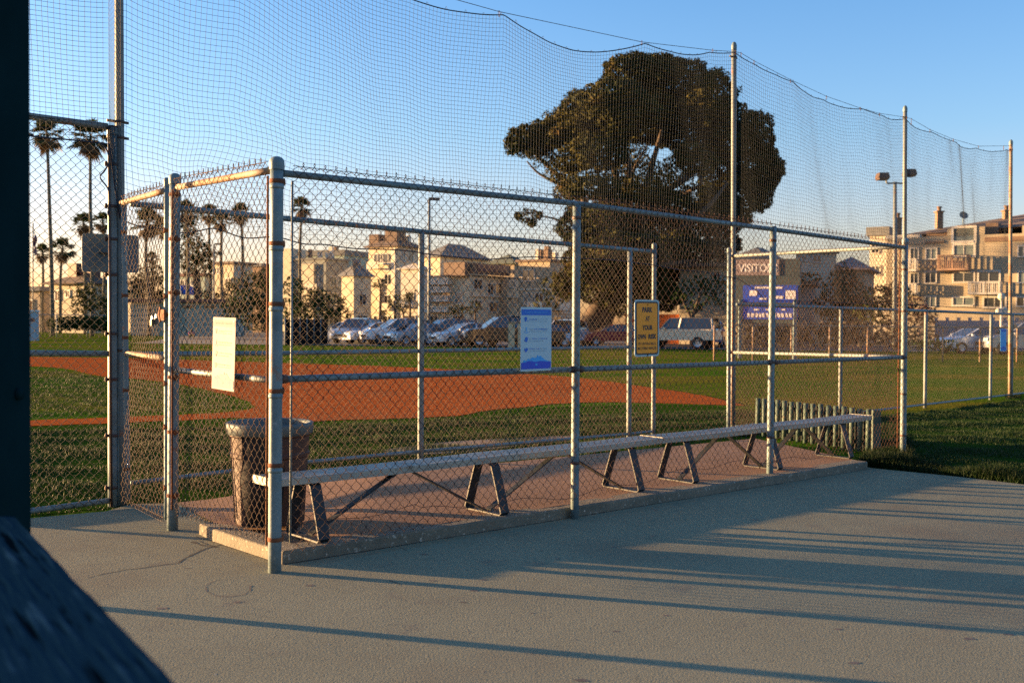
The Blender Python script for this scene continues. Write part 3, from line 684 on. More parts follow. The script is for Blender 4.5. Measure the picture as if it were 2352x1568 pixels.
# ================================================================== benches
def flat_strip(mb, pts, w, t, wdir, mi=0):
    """flat bar following pts, wide along wdir"""
    P = [Vector(p) for p in pts]; wd = Vector(wdir).normalized(); V = []
    for i, p in enumerate(P):
        d = (P[min(i+1, len(P)-1)]-P[max(i-1, 0)]).normalized(); n = d.cross(wd).normalized()
        for a, b in ((-1, -1), (1, -1), (1, 1), (-1, 1)): V.append(tuple(p+wd*a*w/2+n*b*t/2))
    k = len(P); Fc = [(0, 1, 2, 3), tuple(4*(k-1)+j for j in (3, 2, 1, 0))]
    for i in range(k-1):
        for j in range(4): a = 4*i+j; b = 4*i+(j+1) % 4; Fc.append((a, a+4, b+4, b))
    mb.add(V, Fc, mi)
ZS = CH
def bench(label, feet, seat0, seat1, zseat):
    """feet: front foot points at slab level; seat runs from seat0 to seat1 px"""
    f0, f1 = feet[0], feet[-1]; d = (f1-f0); d.z = 0; d.normalize(); nb = Vector((-d.y, d.x, 0))   # towards the field
    spread = .40; W = .25
    mid0 = f0+nb*spread/2
    def onb(px):
        p = vplane(px, 1000, mid0, nb); p.z = 0; return p
    s0, s1 = onb(seat0), onb(seat1)
    root = empty('bench', (mid0.x, mid0.y, ZS), 0, label, 'bench', 'aluminium benches inside the dugout')
    zt = ZS+zseat; mb = MB()
    # hollow plank: top, two rolled front/back edges, ribs underneath
    L = (s1-s0).length; k = 30
    prof = [(-W/2, -.045), (-W/2, -.006), (-W/2+.006, 0)]+[(-W/2+.02+i*(W-.04)/12, 0 if i % 2 == 0 else -.0022) for i in range(13)]+[(W/2-.006, 0), (W/2, -.006), (W/2, -.045), (W/2-.02, -.045), (W/2-.02, -.02), (-W/2+.02, -.02), (-W/2+.02, -.045)]
    V = []
    for i in range(k+1):
        p = s0.lerp(s1, i/k); sg = -.012*math.sin(math.pi*((i/k*2) % 1))
        for a, z in prof: q = p+nb*a; V.append((q.x, q.y, zt+z+sg*.5))
    m_ = len(prof)
    mb.add(V, [(i*m_+j, (i+1)*m_+j, (i+1)*m_+(j+1) % m_, i*m_+(j+1) % m_) for i in range(k) for j in range(m_)])
    mb.add(V[:m_], [tuple(range(m_))]); mb.add(V[-m_:], [tuple(range(m_))[::-1]])
    seat = mb.build('seat', M['alu'], root)
    for p_end, s_ in ((s0, -1), (s1, 1)):
        mb = MB(); mb.bar(tuple(p_end+d*s_*.002-nb*(W/2+.002)+Vector((0, 0, zt-.022))), tuple(p_end+d*s_*.002+nb*(W/2+.002)+Vector((0, 0, zt-.022))), .012, .05); mb.build('end_cap', M['alu'], seat)
    tops = []
    for f in feet:
        f = Vector((f.x, f.y, ZS)); b = f+nb*spread; c = f+nb*spread/2
        for s_, foot in ((-1, f), (1, b)):
            tp = c+nb*s_*.09+Vector((0, 0, zseat-.05)); mb = MB()
            arc = [tp+nb*(-s_)*.10, tp+nb*(-s_)*.025, tp+nb*s_*.0+Vector((0, 0, -.02)), foot.lerp(tp, .5), foot+nb*s_*(-.004)+Vector((0, 0, .02)), foot+nb*(-s_)*.02+Vector((0, 0, .004)), foot+nb*(-s_)*(spread/2-.004)+Vector((0, 0, .006))]
            flat_strip(mb, [tuple(a) for a in arc], .078, .010, d); mb.build('leg', M['legs'], root)
        tops.append(c)
    for a, b in zip(tops[:-1], tops[1:]):
        m1 = a.lerp(b, .5); z = Vector((0, 0, zseat-.052))
        pts = [a+d*.02+Vector((0, 0, .016)), m1-d*.09+z-Vector((0, 0, .02)), m1-d*.04+z, m1+z, m1+d*.04+z, m1+d*.09+z-Vector((0, 0, .02)), b-d*.02+Vector((0, 0, .016))]
        mb = MB(); flat_strip(mb, [tuple(p) for p in pts], .050, .010, nb); mb.build('brace', M['legs'], root)
    return root
fe1 = [G(745, 1246, ZS), G(1160, 1184, ZS), G(1474, 1130, ZS)]
_d1 = (fe1[2]-fe1[0]).normalized(); _n1 = Vector((_d1.y, -_d1.x, 0)); fe2 = [vplane(x_, 1100, fe1[0], _n1) for x_ in (1600, 1793, 1956)]
for _f in fe2: _f.z = ZS
bench('nearer bare aluminium bench on dark braced legs, left one, its end beside the brown barrel', fe1, 607, 1497, .405)
bench('farther aluminium bench on dark braced legs, ending by the green slatted barrier', fe2, 1499, 1976, .405)

# ================================================================== rubbish barrel
bc = at(620, 1000, 6.85); bz0 = .085
br = empty('rubbish_barrel', (bc.x, bc.y, bz0), 0, 'brown plastic rubbish barrel with a grey rim at the near end of the bench', 'trash can')
mb = MB(); sides = 48; prof = [(.226, 0), (.232, .01), (.236, .12), (.246, .30), (.252, .44), (.262, .45), (.264, .47), (.256, .48), (.262, .58), (.272, .59), (.272, .61), (.266, .62), (.268, .66)]
V = []
for r, z in prof:
    for i in range(sides):
        a = 2*math.pi*i/sides; g = .012 if (i % 8 in (0,) and z < .42) else 0; g = g+(.045 if (.005 < z < .60 and 33 <= i <= 37) else 0); V.append(((r-g)*math.cos(a), (r-g)*math.sin(a), z))
q = len(prof)
W_ = np.array(V)+np.array([bc.x, bc.y, bz0]); n0 = mb.n; rec = lambda i: 32 <= i <= 37
mb.add(W_, [(k*sides+i, k*sides+(i+1) % sides, (k+1)*sides+(i+1) % sides, (k+1)*sides+i) for k in range(q-1) for i in range(sides) if not rec(i)], 0, False)
mb.add(W_, [(k*sides+i, k*sides+(i+1) % sides, (k+1)*sides+(i+1) % sides, (k+1)*sides+i) for k in range(q-1) for i in range(sides) if rec(i)], 1, False)  # recess faces painted black to deepen the shade in the hollow
mb.lathe([(.255, .66), (.245, .30), (.22, .03), (.001, .03)], (bc.x, bc.y, bz0), 32, 1)
mb.build('barrel_body', [M['barrel'], M['black']], br)
mb = MB(); mb.lathe([(.272, .595), (.284, .60), (.290, .655), (.288, .668), (.278, .674), (.262, .672), (.252, .655), (.250, .60), (.235, .52)], (bc.x, bc.y, bz0), 40); mb.build('rim', M['liner'], br)
mb = MB(); mb.lathe([(.001, .585), (.12, .575), (.2, .60), (.251, .57)], (bc.x, bc.y, bz0), 24); mb.build('bag_liner', M['black'], br)

# ================================================================== low green slatted barrier at the far right end of the slab
g_a, g_b = G(1740, 1003, .0), G(1994, 1043, .0); dg = (g_b-g_a).normalized(); ng = Vector((dg.y, -dg.x, 0)); Lg = (g_b-g_a).length
M['darkgreen'] = mat('dark_green_board', (.012,.022,.020), (.008,.016,.015), 6, .9)
gb = empty('slatted_barrier', g_a.lerp(g_b, .5), 0, 'low green barrier of upright round slats at the far right end of the dugout floor', 'barrier')
NS = 16
for i in range(NS):
    p = g_a.lerp(g_b, i/(NS-1)); h = .50+random.uniform(-.008, .008); mb = MB()
    mb.tubes(np.array([(p.x, p.y, .02), (p.x, p.y, h*.5), (p.x+random.uniform(-.004, .004), p.y, h)]), .031, 10, ref=(1, 0, 0), cap=True); mb.build('slat', M['greenslat'], gb)
for z in (.12, .40):
    mb = MB(); mb.bar(tuple(g_a-ng*-.0+Vector((0, 0, z))+(-ng)*.036-dg*.03), tuple(g_b+Vector((0, 0, z))+(-ng)*.036+dg*.03), .008, .05); mb.build('cross_rail', M['greenslat'], gb)
mb = MB(); q0_ = g_a-ng*.055; q1_ = g_b-ng*.055; mb.bar((q0_.x, q0_.y, .25), (q1_.x, q1_.y, .25), .012, .44); mb.build('back_board', M['darkgreen'], gb)
mb = MB(); pe = g_b+dg*.05; mb.bar((pe.x, pe.y, .27), tuple(pe+ng*-.12+Vector((0, 0, .27))), .03, .46); mb.build('end_panel', M['greenslat'], gb)

# ================================================================== dark column and plank in the foreground
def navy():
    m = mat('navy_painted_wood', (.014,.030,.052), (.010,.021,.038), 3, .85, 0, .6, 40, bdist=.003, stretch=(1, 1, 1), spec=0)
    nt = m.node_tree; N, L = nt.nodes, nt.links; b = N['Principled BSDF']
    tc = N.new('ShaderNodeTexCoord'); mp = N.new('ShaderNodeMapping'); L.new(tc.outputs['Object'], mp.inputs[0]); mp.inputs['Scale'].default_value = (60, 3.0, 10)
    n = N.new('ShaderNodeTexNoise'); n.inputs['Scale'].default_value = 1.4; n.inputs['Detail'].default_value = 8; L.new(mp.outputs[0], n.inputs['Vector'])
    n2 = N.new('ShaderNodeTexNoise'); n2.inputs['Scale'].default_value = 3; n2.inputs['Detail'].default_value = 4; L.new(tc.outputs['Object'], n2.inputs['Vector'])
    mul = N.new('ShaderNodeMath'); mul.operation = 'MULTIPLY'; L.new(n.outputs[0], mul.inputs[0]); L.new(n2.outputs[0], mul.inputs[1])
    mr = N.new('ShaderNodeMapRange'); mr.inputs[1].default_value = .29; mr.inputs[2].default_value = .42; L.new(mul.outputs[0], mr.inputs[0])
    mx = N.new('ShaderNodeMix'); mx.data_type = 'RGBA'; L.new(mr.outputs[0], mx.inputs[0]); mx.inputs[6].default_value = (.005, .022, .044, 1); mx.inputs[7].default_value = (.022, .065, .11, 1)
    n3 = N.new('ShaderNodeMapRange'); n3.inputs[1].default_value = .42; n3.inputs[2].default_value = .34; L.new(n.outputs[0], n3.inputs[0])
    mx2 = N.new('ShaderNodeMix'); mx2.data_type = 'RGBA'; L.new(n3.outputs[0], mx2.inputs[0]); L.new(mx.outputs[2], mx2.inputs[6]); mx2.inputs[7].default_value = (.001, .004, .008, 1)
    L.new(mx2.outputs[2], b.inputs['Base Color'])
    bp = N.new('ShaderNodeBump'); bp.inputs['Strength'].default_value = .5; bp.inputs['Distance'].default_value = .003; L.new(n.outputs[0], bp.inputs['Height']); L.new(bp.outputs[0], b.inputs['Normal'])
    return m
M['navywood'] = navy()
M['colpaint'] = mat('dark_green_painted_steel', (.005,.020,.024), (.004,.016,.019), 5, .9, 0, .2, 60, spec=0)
ZP_ = .95
e1, e0 = G(452, 1616, ZP_), G(34, 1186, ZP_)
el = (e1-e0); Lp = el.length; el.normalize(); en = Vector((el.y, -el.x, 0)); en = en if en.x < 0 else -en
pw = .62
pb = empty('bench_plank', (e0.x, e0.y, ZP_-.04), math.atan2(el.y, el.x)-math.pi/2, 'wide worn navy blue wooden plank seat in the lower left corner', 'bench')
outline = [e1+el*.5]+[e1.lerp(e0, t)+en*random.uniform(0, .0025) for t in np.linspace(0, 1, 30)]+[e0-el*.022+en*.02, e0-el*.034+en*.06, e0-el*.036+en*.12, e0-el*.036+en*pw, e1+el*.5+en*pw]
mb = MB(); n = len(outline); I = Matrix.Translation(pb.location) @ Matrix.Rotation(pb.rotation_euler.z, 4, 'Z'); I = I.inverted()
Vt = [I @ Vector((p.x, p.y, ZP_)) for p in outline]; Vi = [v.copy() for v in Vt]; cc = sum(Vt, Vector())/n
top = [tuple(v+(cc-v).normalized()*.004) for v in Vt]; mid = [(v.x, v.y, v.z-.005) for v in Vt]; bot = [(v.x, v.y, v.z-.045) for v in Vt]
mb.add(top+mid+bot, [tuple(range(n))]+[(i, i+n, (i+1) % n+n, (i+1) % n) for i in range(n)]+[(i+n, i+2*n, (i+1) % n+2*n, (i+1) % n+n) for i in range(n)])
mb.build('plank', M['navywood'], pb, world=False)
for t in (.25, 1.15):
    c = e0.lerp(e1, t)+en*pw/2; mb = MB()
    mb.bar((c.x-en.x*.24, c.y-en.y*.24, ZP_-.07), (c.x+en.x*.24, c.y+en.y*.24, ZP_-.07), .06, .05)
    mb.bar((c.x, c.y, ZP_-.07), (c.x, c.y, .012), .08, .08, up=tuple(el)); mb.build('support_frame', M['colpaint'], pb)
cr = at(76.5, 784, 2.92)
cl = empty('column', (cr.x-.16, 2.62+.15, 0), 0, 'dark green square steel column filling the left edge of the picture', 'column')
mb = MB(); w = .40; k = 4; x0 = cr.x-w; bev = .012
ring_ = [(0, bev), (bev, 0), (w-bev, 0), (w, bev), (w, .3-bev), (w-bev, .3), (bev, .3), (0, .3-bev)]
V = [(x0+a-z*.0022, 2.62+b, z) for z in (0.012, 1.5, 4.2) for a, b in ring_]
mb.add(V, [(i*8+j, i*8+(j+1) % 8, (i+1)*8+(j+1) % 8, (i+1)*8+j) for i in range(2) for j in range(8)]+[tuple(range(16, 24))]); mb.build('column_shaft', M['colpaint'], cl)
mb = MB(); q = vplane(42, 904, Vector((cr.x, 2.7, 0)), Vector((1, 0, 0))); mb.lathe([(.0005, .012), (.016, .010), (.017, 0)], (q.x, q.y, q.z), 12, R=np.array([[0, 0, 1], [1, 0, 0], [0, 1, 0]])); mb.build('bolt', M['colpaint'], cl)
p = G(36, 1383); sp = empty('steel_post', p, 0, 'slim steel post standing on the walkway behind the dark column', 'post'); post(sp, p, p+Vector((0, 0, 2.4)), .038, M['galv'], True, 'post_shaft')

# ================================================================== writing
def text_geo(s, bold=0.0, shear=0.0):
    cu = bpy.data.curves.new('t', 'FONT'); cu.body = s; cu.size = 1; cu.offset = bold; cu.shear = shear; cu.resolution_u = 3
    ob = bpy.data.objects.new('t', cu); col.objects.link(ob); bpy.context.view_layer.update()
    me = bpy.data.meshes.new_from_object(ob.evaluated_get(bpy.context.evaluated_depsgraph_get()))
    V = np.array([v.co[:] for v in me.vertices]); Fc = [tuple(p.vertices) for p in me.polygons]
    bpy.data.objects.remove(ob); bpy.data.curves.remove(cu); bpy.data.meshes.remove(me)
    return V, Fc
class Plate:
    """flat local frame given by three corners; u right 0..1, v down 0..1"""
    def __init__(s, TL, TR, BL): s.o = TL; s.x = TR-TL; s.y = BL-TL; s.n = s.y.cross(s.x).normalized(); s.n = s.n if s.n.dot(Vector((0, 0, H))-TL) > 0 else -s.n
    def P(s, u, v, d=0.0): return tuple(s.o+s.x*u+s.y*v+s.n*d)
    def poly(s, mb, pts, d, mi=0, back=None):
        n = len(pts); mb.add([s.P(u, v, d) for u, v in pts], [tuple(range(n))], mi)
        if back is not None:
            mb.add([s.P(u, v, d) for u, v in pts]+[s.P(u, v, back) for u, v in pts], [(i, i+n, (i+1) % n+n, (i+1) % n) for i in range(n)], mi)
            mb.add([s.P(u, v, back) for u, v in pts], [tuple(range(n))[::-1]], mi)
    def text(s, mb, txt, u0, v0, u1, v1, d, mi=0, bold=0.0):
        V, Fc = text_geo(txt, bold); lo = V.min(0); hi = V.max(0)
        U = u0+(V[:, 0]-lo[0])/(hi[0]-lo[0])*(u1-u0); W = v1-(V[:, 1]-lo[1])/(hi[1]-lo[1])*(v1-v0)
        mb.add([s.P(u, w, d) for u, w in zip(U, W)], Fc, mi)
def rrect(r, ar, ins=0.0, k=5):
    """rounded rect outline in u,v; r in units of width, ar = height/width"""
    out = []
    for cx, cy, a0 in ((1-ins-r, (ins+r)/ar, -90), (1-ins-r, 1-(ins+r)/ar, 0), (ins+r, 1-(ins+r)/ar, 90), (ins+r, (ins+r)/ar, 180)):
        for i in range(k+1):
            a = rad(a0+90*i/k); out.append((cx+r*math.cos(a), cy+r*math.sin(a)/ar))
    return out
m_white = mat('printed_white', (.40,.52,.56), None, rough=.6); m_blue = mat('printed_blue', (.015,.13,.52), None, rough=.6); m_sky = mat('printed_light_blue', (.05,.33,.70), None, rough=.6)
m_indigo = mat('printed_indigo', (.03,.07,.50), None, rough=.6); m_grey = mat('printed_grey', (.30,.42,.52), None, rough=.6); m_head = mat('printed_pale_blue', (.10,.38,.75), None, rough=.6)
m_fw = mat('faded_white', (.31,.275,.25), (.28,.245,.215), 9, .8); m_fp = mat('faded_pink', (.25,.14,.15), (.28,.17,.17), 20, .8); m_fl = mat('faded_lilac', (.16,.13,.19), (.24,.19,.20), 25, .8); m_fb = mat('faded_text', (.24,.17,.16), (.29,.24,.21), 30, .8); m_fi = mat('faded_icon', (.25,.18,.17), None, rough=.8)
def poster(pl, root, ms):
    W, B, SKY, IND, GR, HD = ms
    mb = MB(); pl.poly(mb, [(0, 0), (1, 0), (1, 1), (0, 1)], .0, 0, back=-.003); mb.build('sheet', W, root)
    mb = MB(); pl.poly(mb, [(.02, .035), (.98, .035), (.98, .125), (.02, .125)], .0012); hd = mb.build('header_band', B, root)
    mb = MB(); pl.text(mb, 'To keep us all healthy, we ask...', .11, .065, .89, .098, .002, bold=.01); mb.build('header_lettering', HD, root)
    rows = [(.19, 'Do not enter', 'if you feel sick', 'or have had a fever or cough', .54), (.345, 'Maintain', '6-ft of distance', 'at all times from others', .42), (.495, 'Use a', 'face covering', 'over nose and mouth', .36), (.655, 'Wash your hands', 'frequently', 'with soap or hand sanitizer', .62)]
    for i, (v, a, b, c, split) in enumerate(rows):
        mb = MB()
        boldfirst = i in (0, 3)
        pl.text(mb, a, .27, v-.014, split-.01, v+.010, .0015, 0 if boldfirst else 1, .012 if boldfirst else 0)
        pl.text(mb, b, split+.01, v-.014, .86 if i != 3 else .84, v+.010, .0015, 1 if boldfirst else 0, 0 if boldfirst else .012)
        pl.text(mb, c, .27, v+.020, .84-.1*(i == 2), v+.042, .0015, 1)
        mb.build('lettering', [B, GR], root)
    def circ(mb, u, v, ru, rv, d, k=14): pl.poly(mb, [(u+ru*math.cos(t), v+rv*math.sin(t)) for t in np.linspace(0, 2*math.pi, k, endpoint=False)], d)
    mb = MB(); circ(mb, .155, .178, .050, .026, .0015); pl.poly(mb, [(.12, .18), (.18, .18), (.17, .225), (.125, .225)], .0018); circ(mb, .225, .213, .018, .008, .0016); mb.build('icon', B, root)
    mb = MB(); circ(mb, .17, .322, .018, .009, .0015); pl.poly(mb, [(.15, .333), (.19, .333), (.185, .38), (.155, .38)], .0018)
    th = np.linspace(-.25, math.pi+.25, 14); o_ = [(.17+.072*math.cos(t), .385+.019*math.sin(t)) for t in th]; i_ = [(.17+.055*math.cos(t), .383+.011*math.sin(t)) for t in th[::-1]]
    for k in range(13): pl.poly(mb, [o_[k], o_[k+1], i_[12-k], i_[13-k]], .0015)
    mb.build('icon', SKY, root)
    mb = MB(); circ(mb, .18, .492, .048, .026, .0015); pl.poly(mb, [(.15, .50), (.22, .50), (.20, .545), (.155, .545)], .0018); circ(mb, .14, .52, .03, .016, .002); mb.build('icon', B, root)
    mb = MB(); circ(mb, .17, .668, .065, .018, .0015); circ(mb, .13, .645, .016, .008, .0016); circ(mb, .19, .642, .02, .009, .0016); circ(mb, .22, .65, .014, .007, .0016); circ(mb, .16, .693, .03, .010, .0016); mb.build('icon', B, root)
    sk = [(.02, .872), (.08, .87), (.08, .835), (.12, .828), (.16, .83), (.16, .85), (.19, .835), (.19, .82), (.22, .82), (.22, .81), (.25, .802), (.27, .815), (.30, .82), (.30, .805), (.34, .80), (.36, .79), (.40, .785), (.42, .79), (.42, .80), (.46, .79), (.48, .80), (.50, .785), (.52, .785), (.54, .755), (.56, .75), (.57, .758), (.58, .79), (.60, .775), (.62, .765), (.64, .762), (.66, .77), (.68, .78), (.72, .80), (.75, .81), (.77, .825), (.82, .835), (.86, .845), (.90, .85), (.98, .862)]
    mb = MB()
    for a, b in zip(sk[:-1], sk[1:]):
        if b[0]-a[0] > 1e-4: pl.poly(mb, [a, b, (b[0], .935), (a[0], .935)], .0012)
    mb.build('skyline', SKY, root)
    mb = MB(); tp = [(.02, .868), (.14, .862), (.2, .845), (.35, .84), (.42, .855), (.5, .86), (.6, .845), (.75, .85), (.85, .858), (.98, .858)]
    for a, b in zip(tp[:-1], tp[1:]): pl.poly(mb, [a, b, (b[0], .968), (a[0], .968)], .002)
    circ(mb, .5, .90, .001, .001, .003); mb.build('lower_band', IND, root)
    mb = MB(); circ(mb, .5, .90, .035, .018, .0028); mb.build('seal', SKY, root)
    for u, v in ((.065, .05), (.945, .05), (.94, .955)):
        mb = MB(); circ(mb, u, v, .012, .006, .004, 8); mb.build('tie', M['alu'], root)
def corners(P, n, px): return [vplane(x, y, P, n) for x, y in px]
TL, TR, BL = corners(A0+nA*.075, nA, [(1196.5, 705), (1267, 706), (1195.5, 853)])
pr = empty('poster', (TL+TR)*.5, 0, 'blue and white health notice tied to the near fence, above its middle rail', 'poster', 'health notices on the fences')
poster(Plate(TL, TR, BL), pr, (m_white, m_blue, m_sky, m_indigo, m_grey, m_head))
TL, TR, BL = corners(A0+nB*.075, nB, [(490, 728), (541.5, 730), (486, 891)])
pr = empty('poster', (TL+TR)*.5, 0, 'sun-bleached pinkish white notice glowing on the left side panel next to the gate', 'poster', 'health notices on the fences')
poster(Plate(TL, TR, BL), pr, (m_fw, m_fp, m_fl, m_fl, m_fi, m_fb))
# warning sign
TL, TR, BL = corners(A0+nA*.078, nA, [(1457.5, 688), (1514, 689), (1457.5, 819.5)])
pl = Plate(TL, TR, BL); ar = pl.y.length/pl.x.length
sg = empty('warning_sign', (TL+TR)*.5, 0, 'yellow PARK AT YOUR OWN RISK sign with a pale border on the near fence', 'sign')
m_yel = mat('sign_yellow', (.92,.30,.0), (.84,.27,.0), 12, .5, extra=[((.50,.24,.02), 40, .62, .75, 3)]); m_ink = mat('sign_black', (.008,.012,.02), None, rough=.5); m_rim = mat('sign_pale_edge', (.30,.42,.44), None, rough=.45)
mb = MB(); pl.poly(mb, rrect(.085, ar), 0, 0, back=-.003); mb.build('plate', m_rim, sg)
mb = MB(); pl.poly(mb, rrect(.07, ar, .045), .001); mb.build('black_border', m_ink, sg)
mb = MB(); pl.poly(mb, rrect(.055, ar, .085), .002); mb.build('yellow_field', m_yel, sg)
mb = MB()
for t, u0, u1, v0, v1 in (('PARK', .30, .715, .128, .222), ('AT', .43, .60, .287, .375), ('YOUR', .295, .725, .445, .535), ('OWN', .115, .445, .605, .695), ('RISK', .545, .88, .603, .693)):
    pl.text(mb, t, u0, v0, u1, v1, .003, 0, .05)
pl.text(mb, 'FLY OR FOUL BALLS', .15, .752, .84, .797, .003, 0, .02); pl.text(mb, 'MAY STRIKE VEHICLES', .115, .832, .875, .878, .003, 0, .02)
mb.build('lettering', m_ink, sg)
mb = MB()
for u, v in ((.5, .085), (.5, .975)): mb.lathe([(.0005, .004), (.007, .003), (.008, 0)], (0, 0, 0), 8); mb.v[-1] = mb.v[-1]@np.array([[1, 0, 0], [0, 0, 1], [0, -1, 0]]).T+np.array(pl.P(u, v, .003))
mb.build('bolt', M['band'], sg)
# small blue notice on the far fence
TL, TR, BL = corners(N1+nC*.06, nC, [(2298, 755), (2311, 755), (2298, 806)])
pr = empty('poster', (TL+TR)*.5, 0, 'small bright blue notice on the low field fence at the right edge', 'poster', 'health notices on the fences')
pl = Plate(TL, TR, BL); mb = MB(); pl.poly(mb, [(0, 0), (1, 0), (1, 1), (0, 1)], 0, 0, back=-.003); mb.build('sheet', m_sky, pr)
mb = MB(); pl.poly(mb, [(.04, .03), (.96, .03), (.96, .13), (.04, .13)], .002); mb.build('header_band', m_blue, pr)
mb = MB(); pl.poly(mb, [(.04, .84), (.3, .81), (.55, .78), (.8, .82), (.96, .84), (.96, .96), (.04, .96)], .002); mb.build('lower_band', m_blue, pr)
# blank grey sign behind the gate posts
q = N1-nC*.16
TL, TR, BL = corners(q, nC, [(188, 535), (319, 541), (188, 624)]); pl = Plate(TL, TR, BL); ar = pl.y.length/pl.x.length
sg = empty('blank_sign', (TL+TR)*.5, 0, 'blank blue-grey sign board with rounded corners behind the gate posts', 'sign')
mb = MB(); pl.poly(mb, rrect(.07, ar), 0, 0, back=-.004); mb.build('plate', mat('grey_sign_back', (.085,.13,.16), (.07,.11,.14), 8, .6), sg)
mb = MB(); mb.bar(pl.P(.3, .5, .01), pl.P(.75, .5, .01), .03, .01); mb.build('bracket', M['band'], sg)

# ================================================================== trees
def leaves(mb, lobes, per_m2, size, flat=.9, shell=.75, seed=0, aspect=2.2, mi=0):
    """lobes: (centre, rx, ry(depth), rz, density factor); leaf sprays spread through an irregular shell"""
    R = np.random.default_rng(seed)
    for (c, rx, ry, rz, df) in lobes:
        area = 4*math.pi*((rx*ry)**1.6+(rx*rz)**1.6+(ry*rz)**1.6)**(1/1.6)/3**(1/1.6)
        n = max(12, int(area*per_m2*df))
        d = R.normal(size=(n, 3)); d /= np.linalg.norm(d, axis=1, keepdims=True)
        ph = R.uniform(0, 6.28, 6)
        lump = 1+.13*np.sin(d[:, 0]*5+ph[0])*np.sin(d[:, 2]*5+ph[1])+.10*np.sin(d[:, 1]*9+ph[2])*np.sin(d[:, 2]*8+ph[3])+.07*np.sin(d[:, 0]*16+ph[4])*np.sin(d[:, 2]*15+ph[5])
        rr = np.where(R.uniform(size=n) < shell, R.uniform(.84, 1.03, n), R.uniform(.3, .9, n)**.7)*lump
        P = np.array(c)+d*rr[:, None]*np.array([rx, ry, rz])
        s = size*R.uniform(.55, 1.4, n)
        nrm = d*.8+R.normal(size=(n, 3))*flat; nrm /= np.linalg.norm(nrm, axis=1, keepdims=True)
        a = np.cross(nrm, R.normal(size=(n, 3))); a /= np.linalg.norm(a, axis=1, keepdims=True); b = np.cross(nrm, a)
        a *= s[:, None]*.5*aspect**.5; b *= s[:, None]*.5/aspect**.5
        V = np.stack([P-a, P+b*.9-a*.1, P+a, P-b*.9+a*.1], 1).reshape(-1, 3)
        mb.add(V, np.arange(n*4).reshape(n, 4), mi)
def limb(mb, pts, r0, r1, sides=8):
    P = np.array(smooth_px([tuple(p) for p in pts], 5)); k = len(P)
    mb.tubes(P, np.linspace(r0, r1, k)[None], sides, ref=(0, 1, 0.2), cap=True)
def sph(px, py, Y, rx, ry, depth=None, df=1.0, dy=0):
    c = at(px, py, Y+dy); k = Y/F; return (tuple(c), rx*k, (depth or rx)*k, ry*k, df)

TY = 74.0
bt = empty('broad_tree', G(1345, 791), 0, 'huge broad evergreen tree with a leaning trunk, towering over the parked cars', 'tree')
tb = at(1342, 790, TY); 
mb = MB()
T = lambda x, y, dy=0: at(x, y, TY+dy)
limb(mb, [T(1342, 793), T(1352, 760), T(1375, 715), T(1392, 670), T(1402, 620)], 1.0, .6, 12)
limb(mb, [T(1358, 793, .5), T(1382, 745, .5), T(1405, 690, .5), T(1430, 640), T(1445, 590)], .8, .45, 10)
trunk = mb.build('trunk', M['bark'], bt)
mb = MB()
for pts, r0, r1 in (([(1402, 622), (1420, 560), (1440, 490), (1447, 420), (1440, 350)], .55, .14), ([(1440, 600), (1455, 520), (1480, 440), (1500, 370), (1520, 300)], .5, .12),
                    ([(1448, 560), (1480, 500), (1530, 440), (1590, 400), (1640, 350)], .42, .12), ([(1405, 600), (1370, 540), (1345, 480), (1335, 430), (1300, 370)], .42, .1),
                    ([(1345, 480), (1300, 420), (1262, 385), (1225, 350), (1200, 330)], .26, .06), ([(1340, 460), (1320, 400), (1290, 370), (1262, 340)], .2, .06), ([(1360, 520), (1340, 450), (1300, 430), (1240, 400), (1210, 370)], .2, .05),
                    ([(1460, 560), (1540, 540), (1620, 480), (1670, 420)], .36, .1), ([(1440, 490), (1420, 420), (1400, 360), (1380, 300)], .25, .07), ([(1500, 480), (1560, 450), (1610, 420), (1590, 370)], .22, .06),
                    ([(1445, 640), (1520, 610), (1590, 600), (1640, 580)], .3, .08), ([(1400, 640), (1350, 610), (1310, 600)], .28, .08), ([(1447, 430), (1460, 380), (1490, 330)], .16, .05), ([(1410, 580), (1330, 540), (1280, 505), (1230, 495)], .16, .04)):
    limb(mb, [T(x, y, random.uniform(-1.5, 1.5) if i > 1 else 0) for i, (x, y) in enumerate(pts)], r0, r1, 7)
mb.build('limbs', M['bark'], bt)
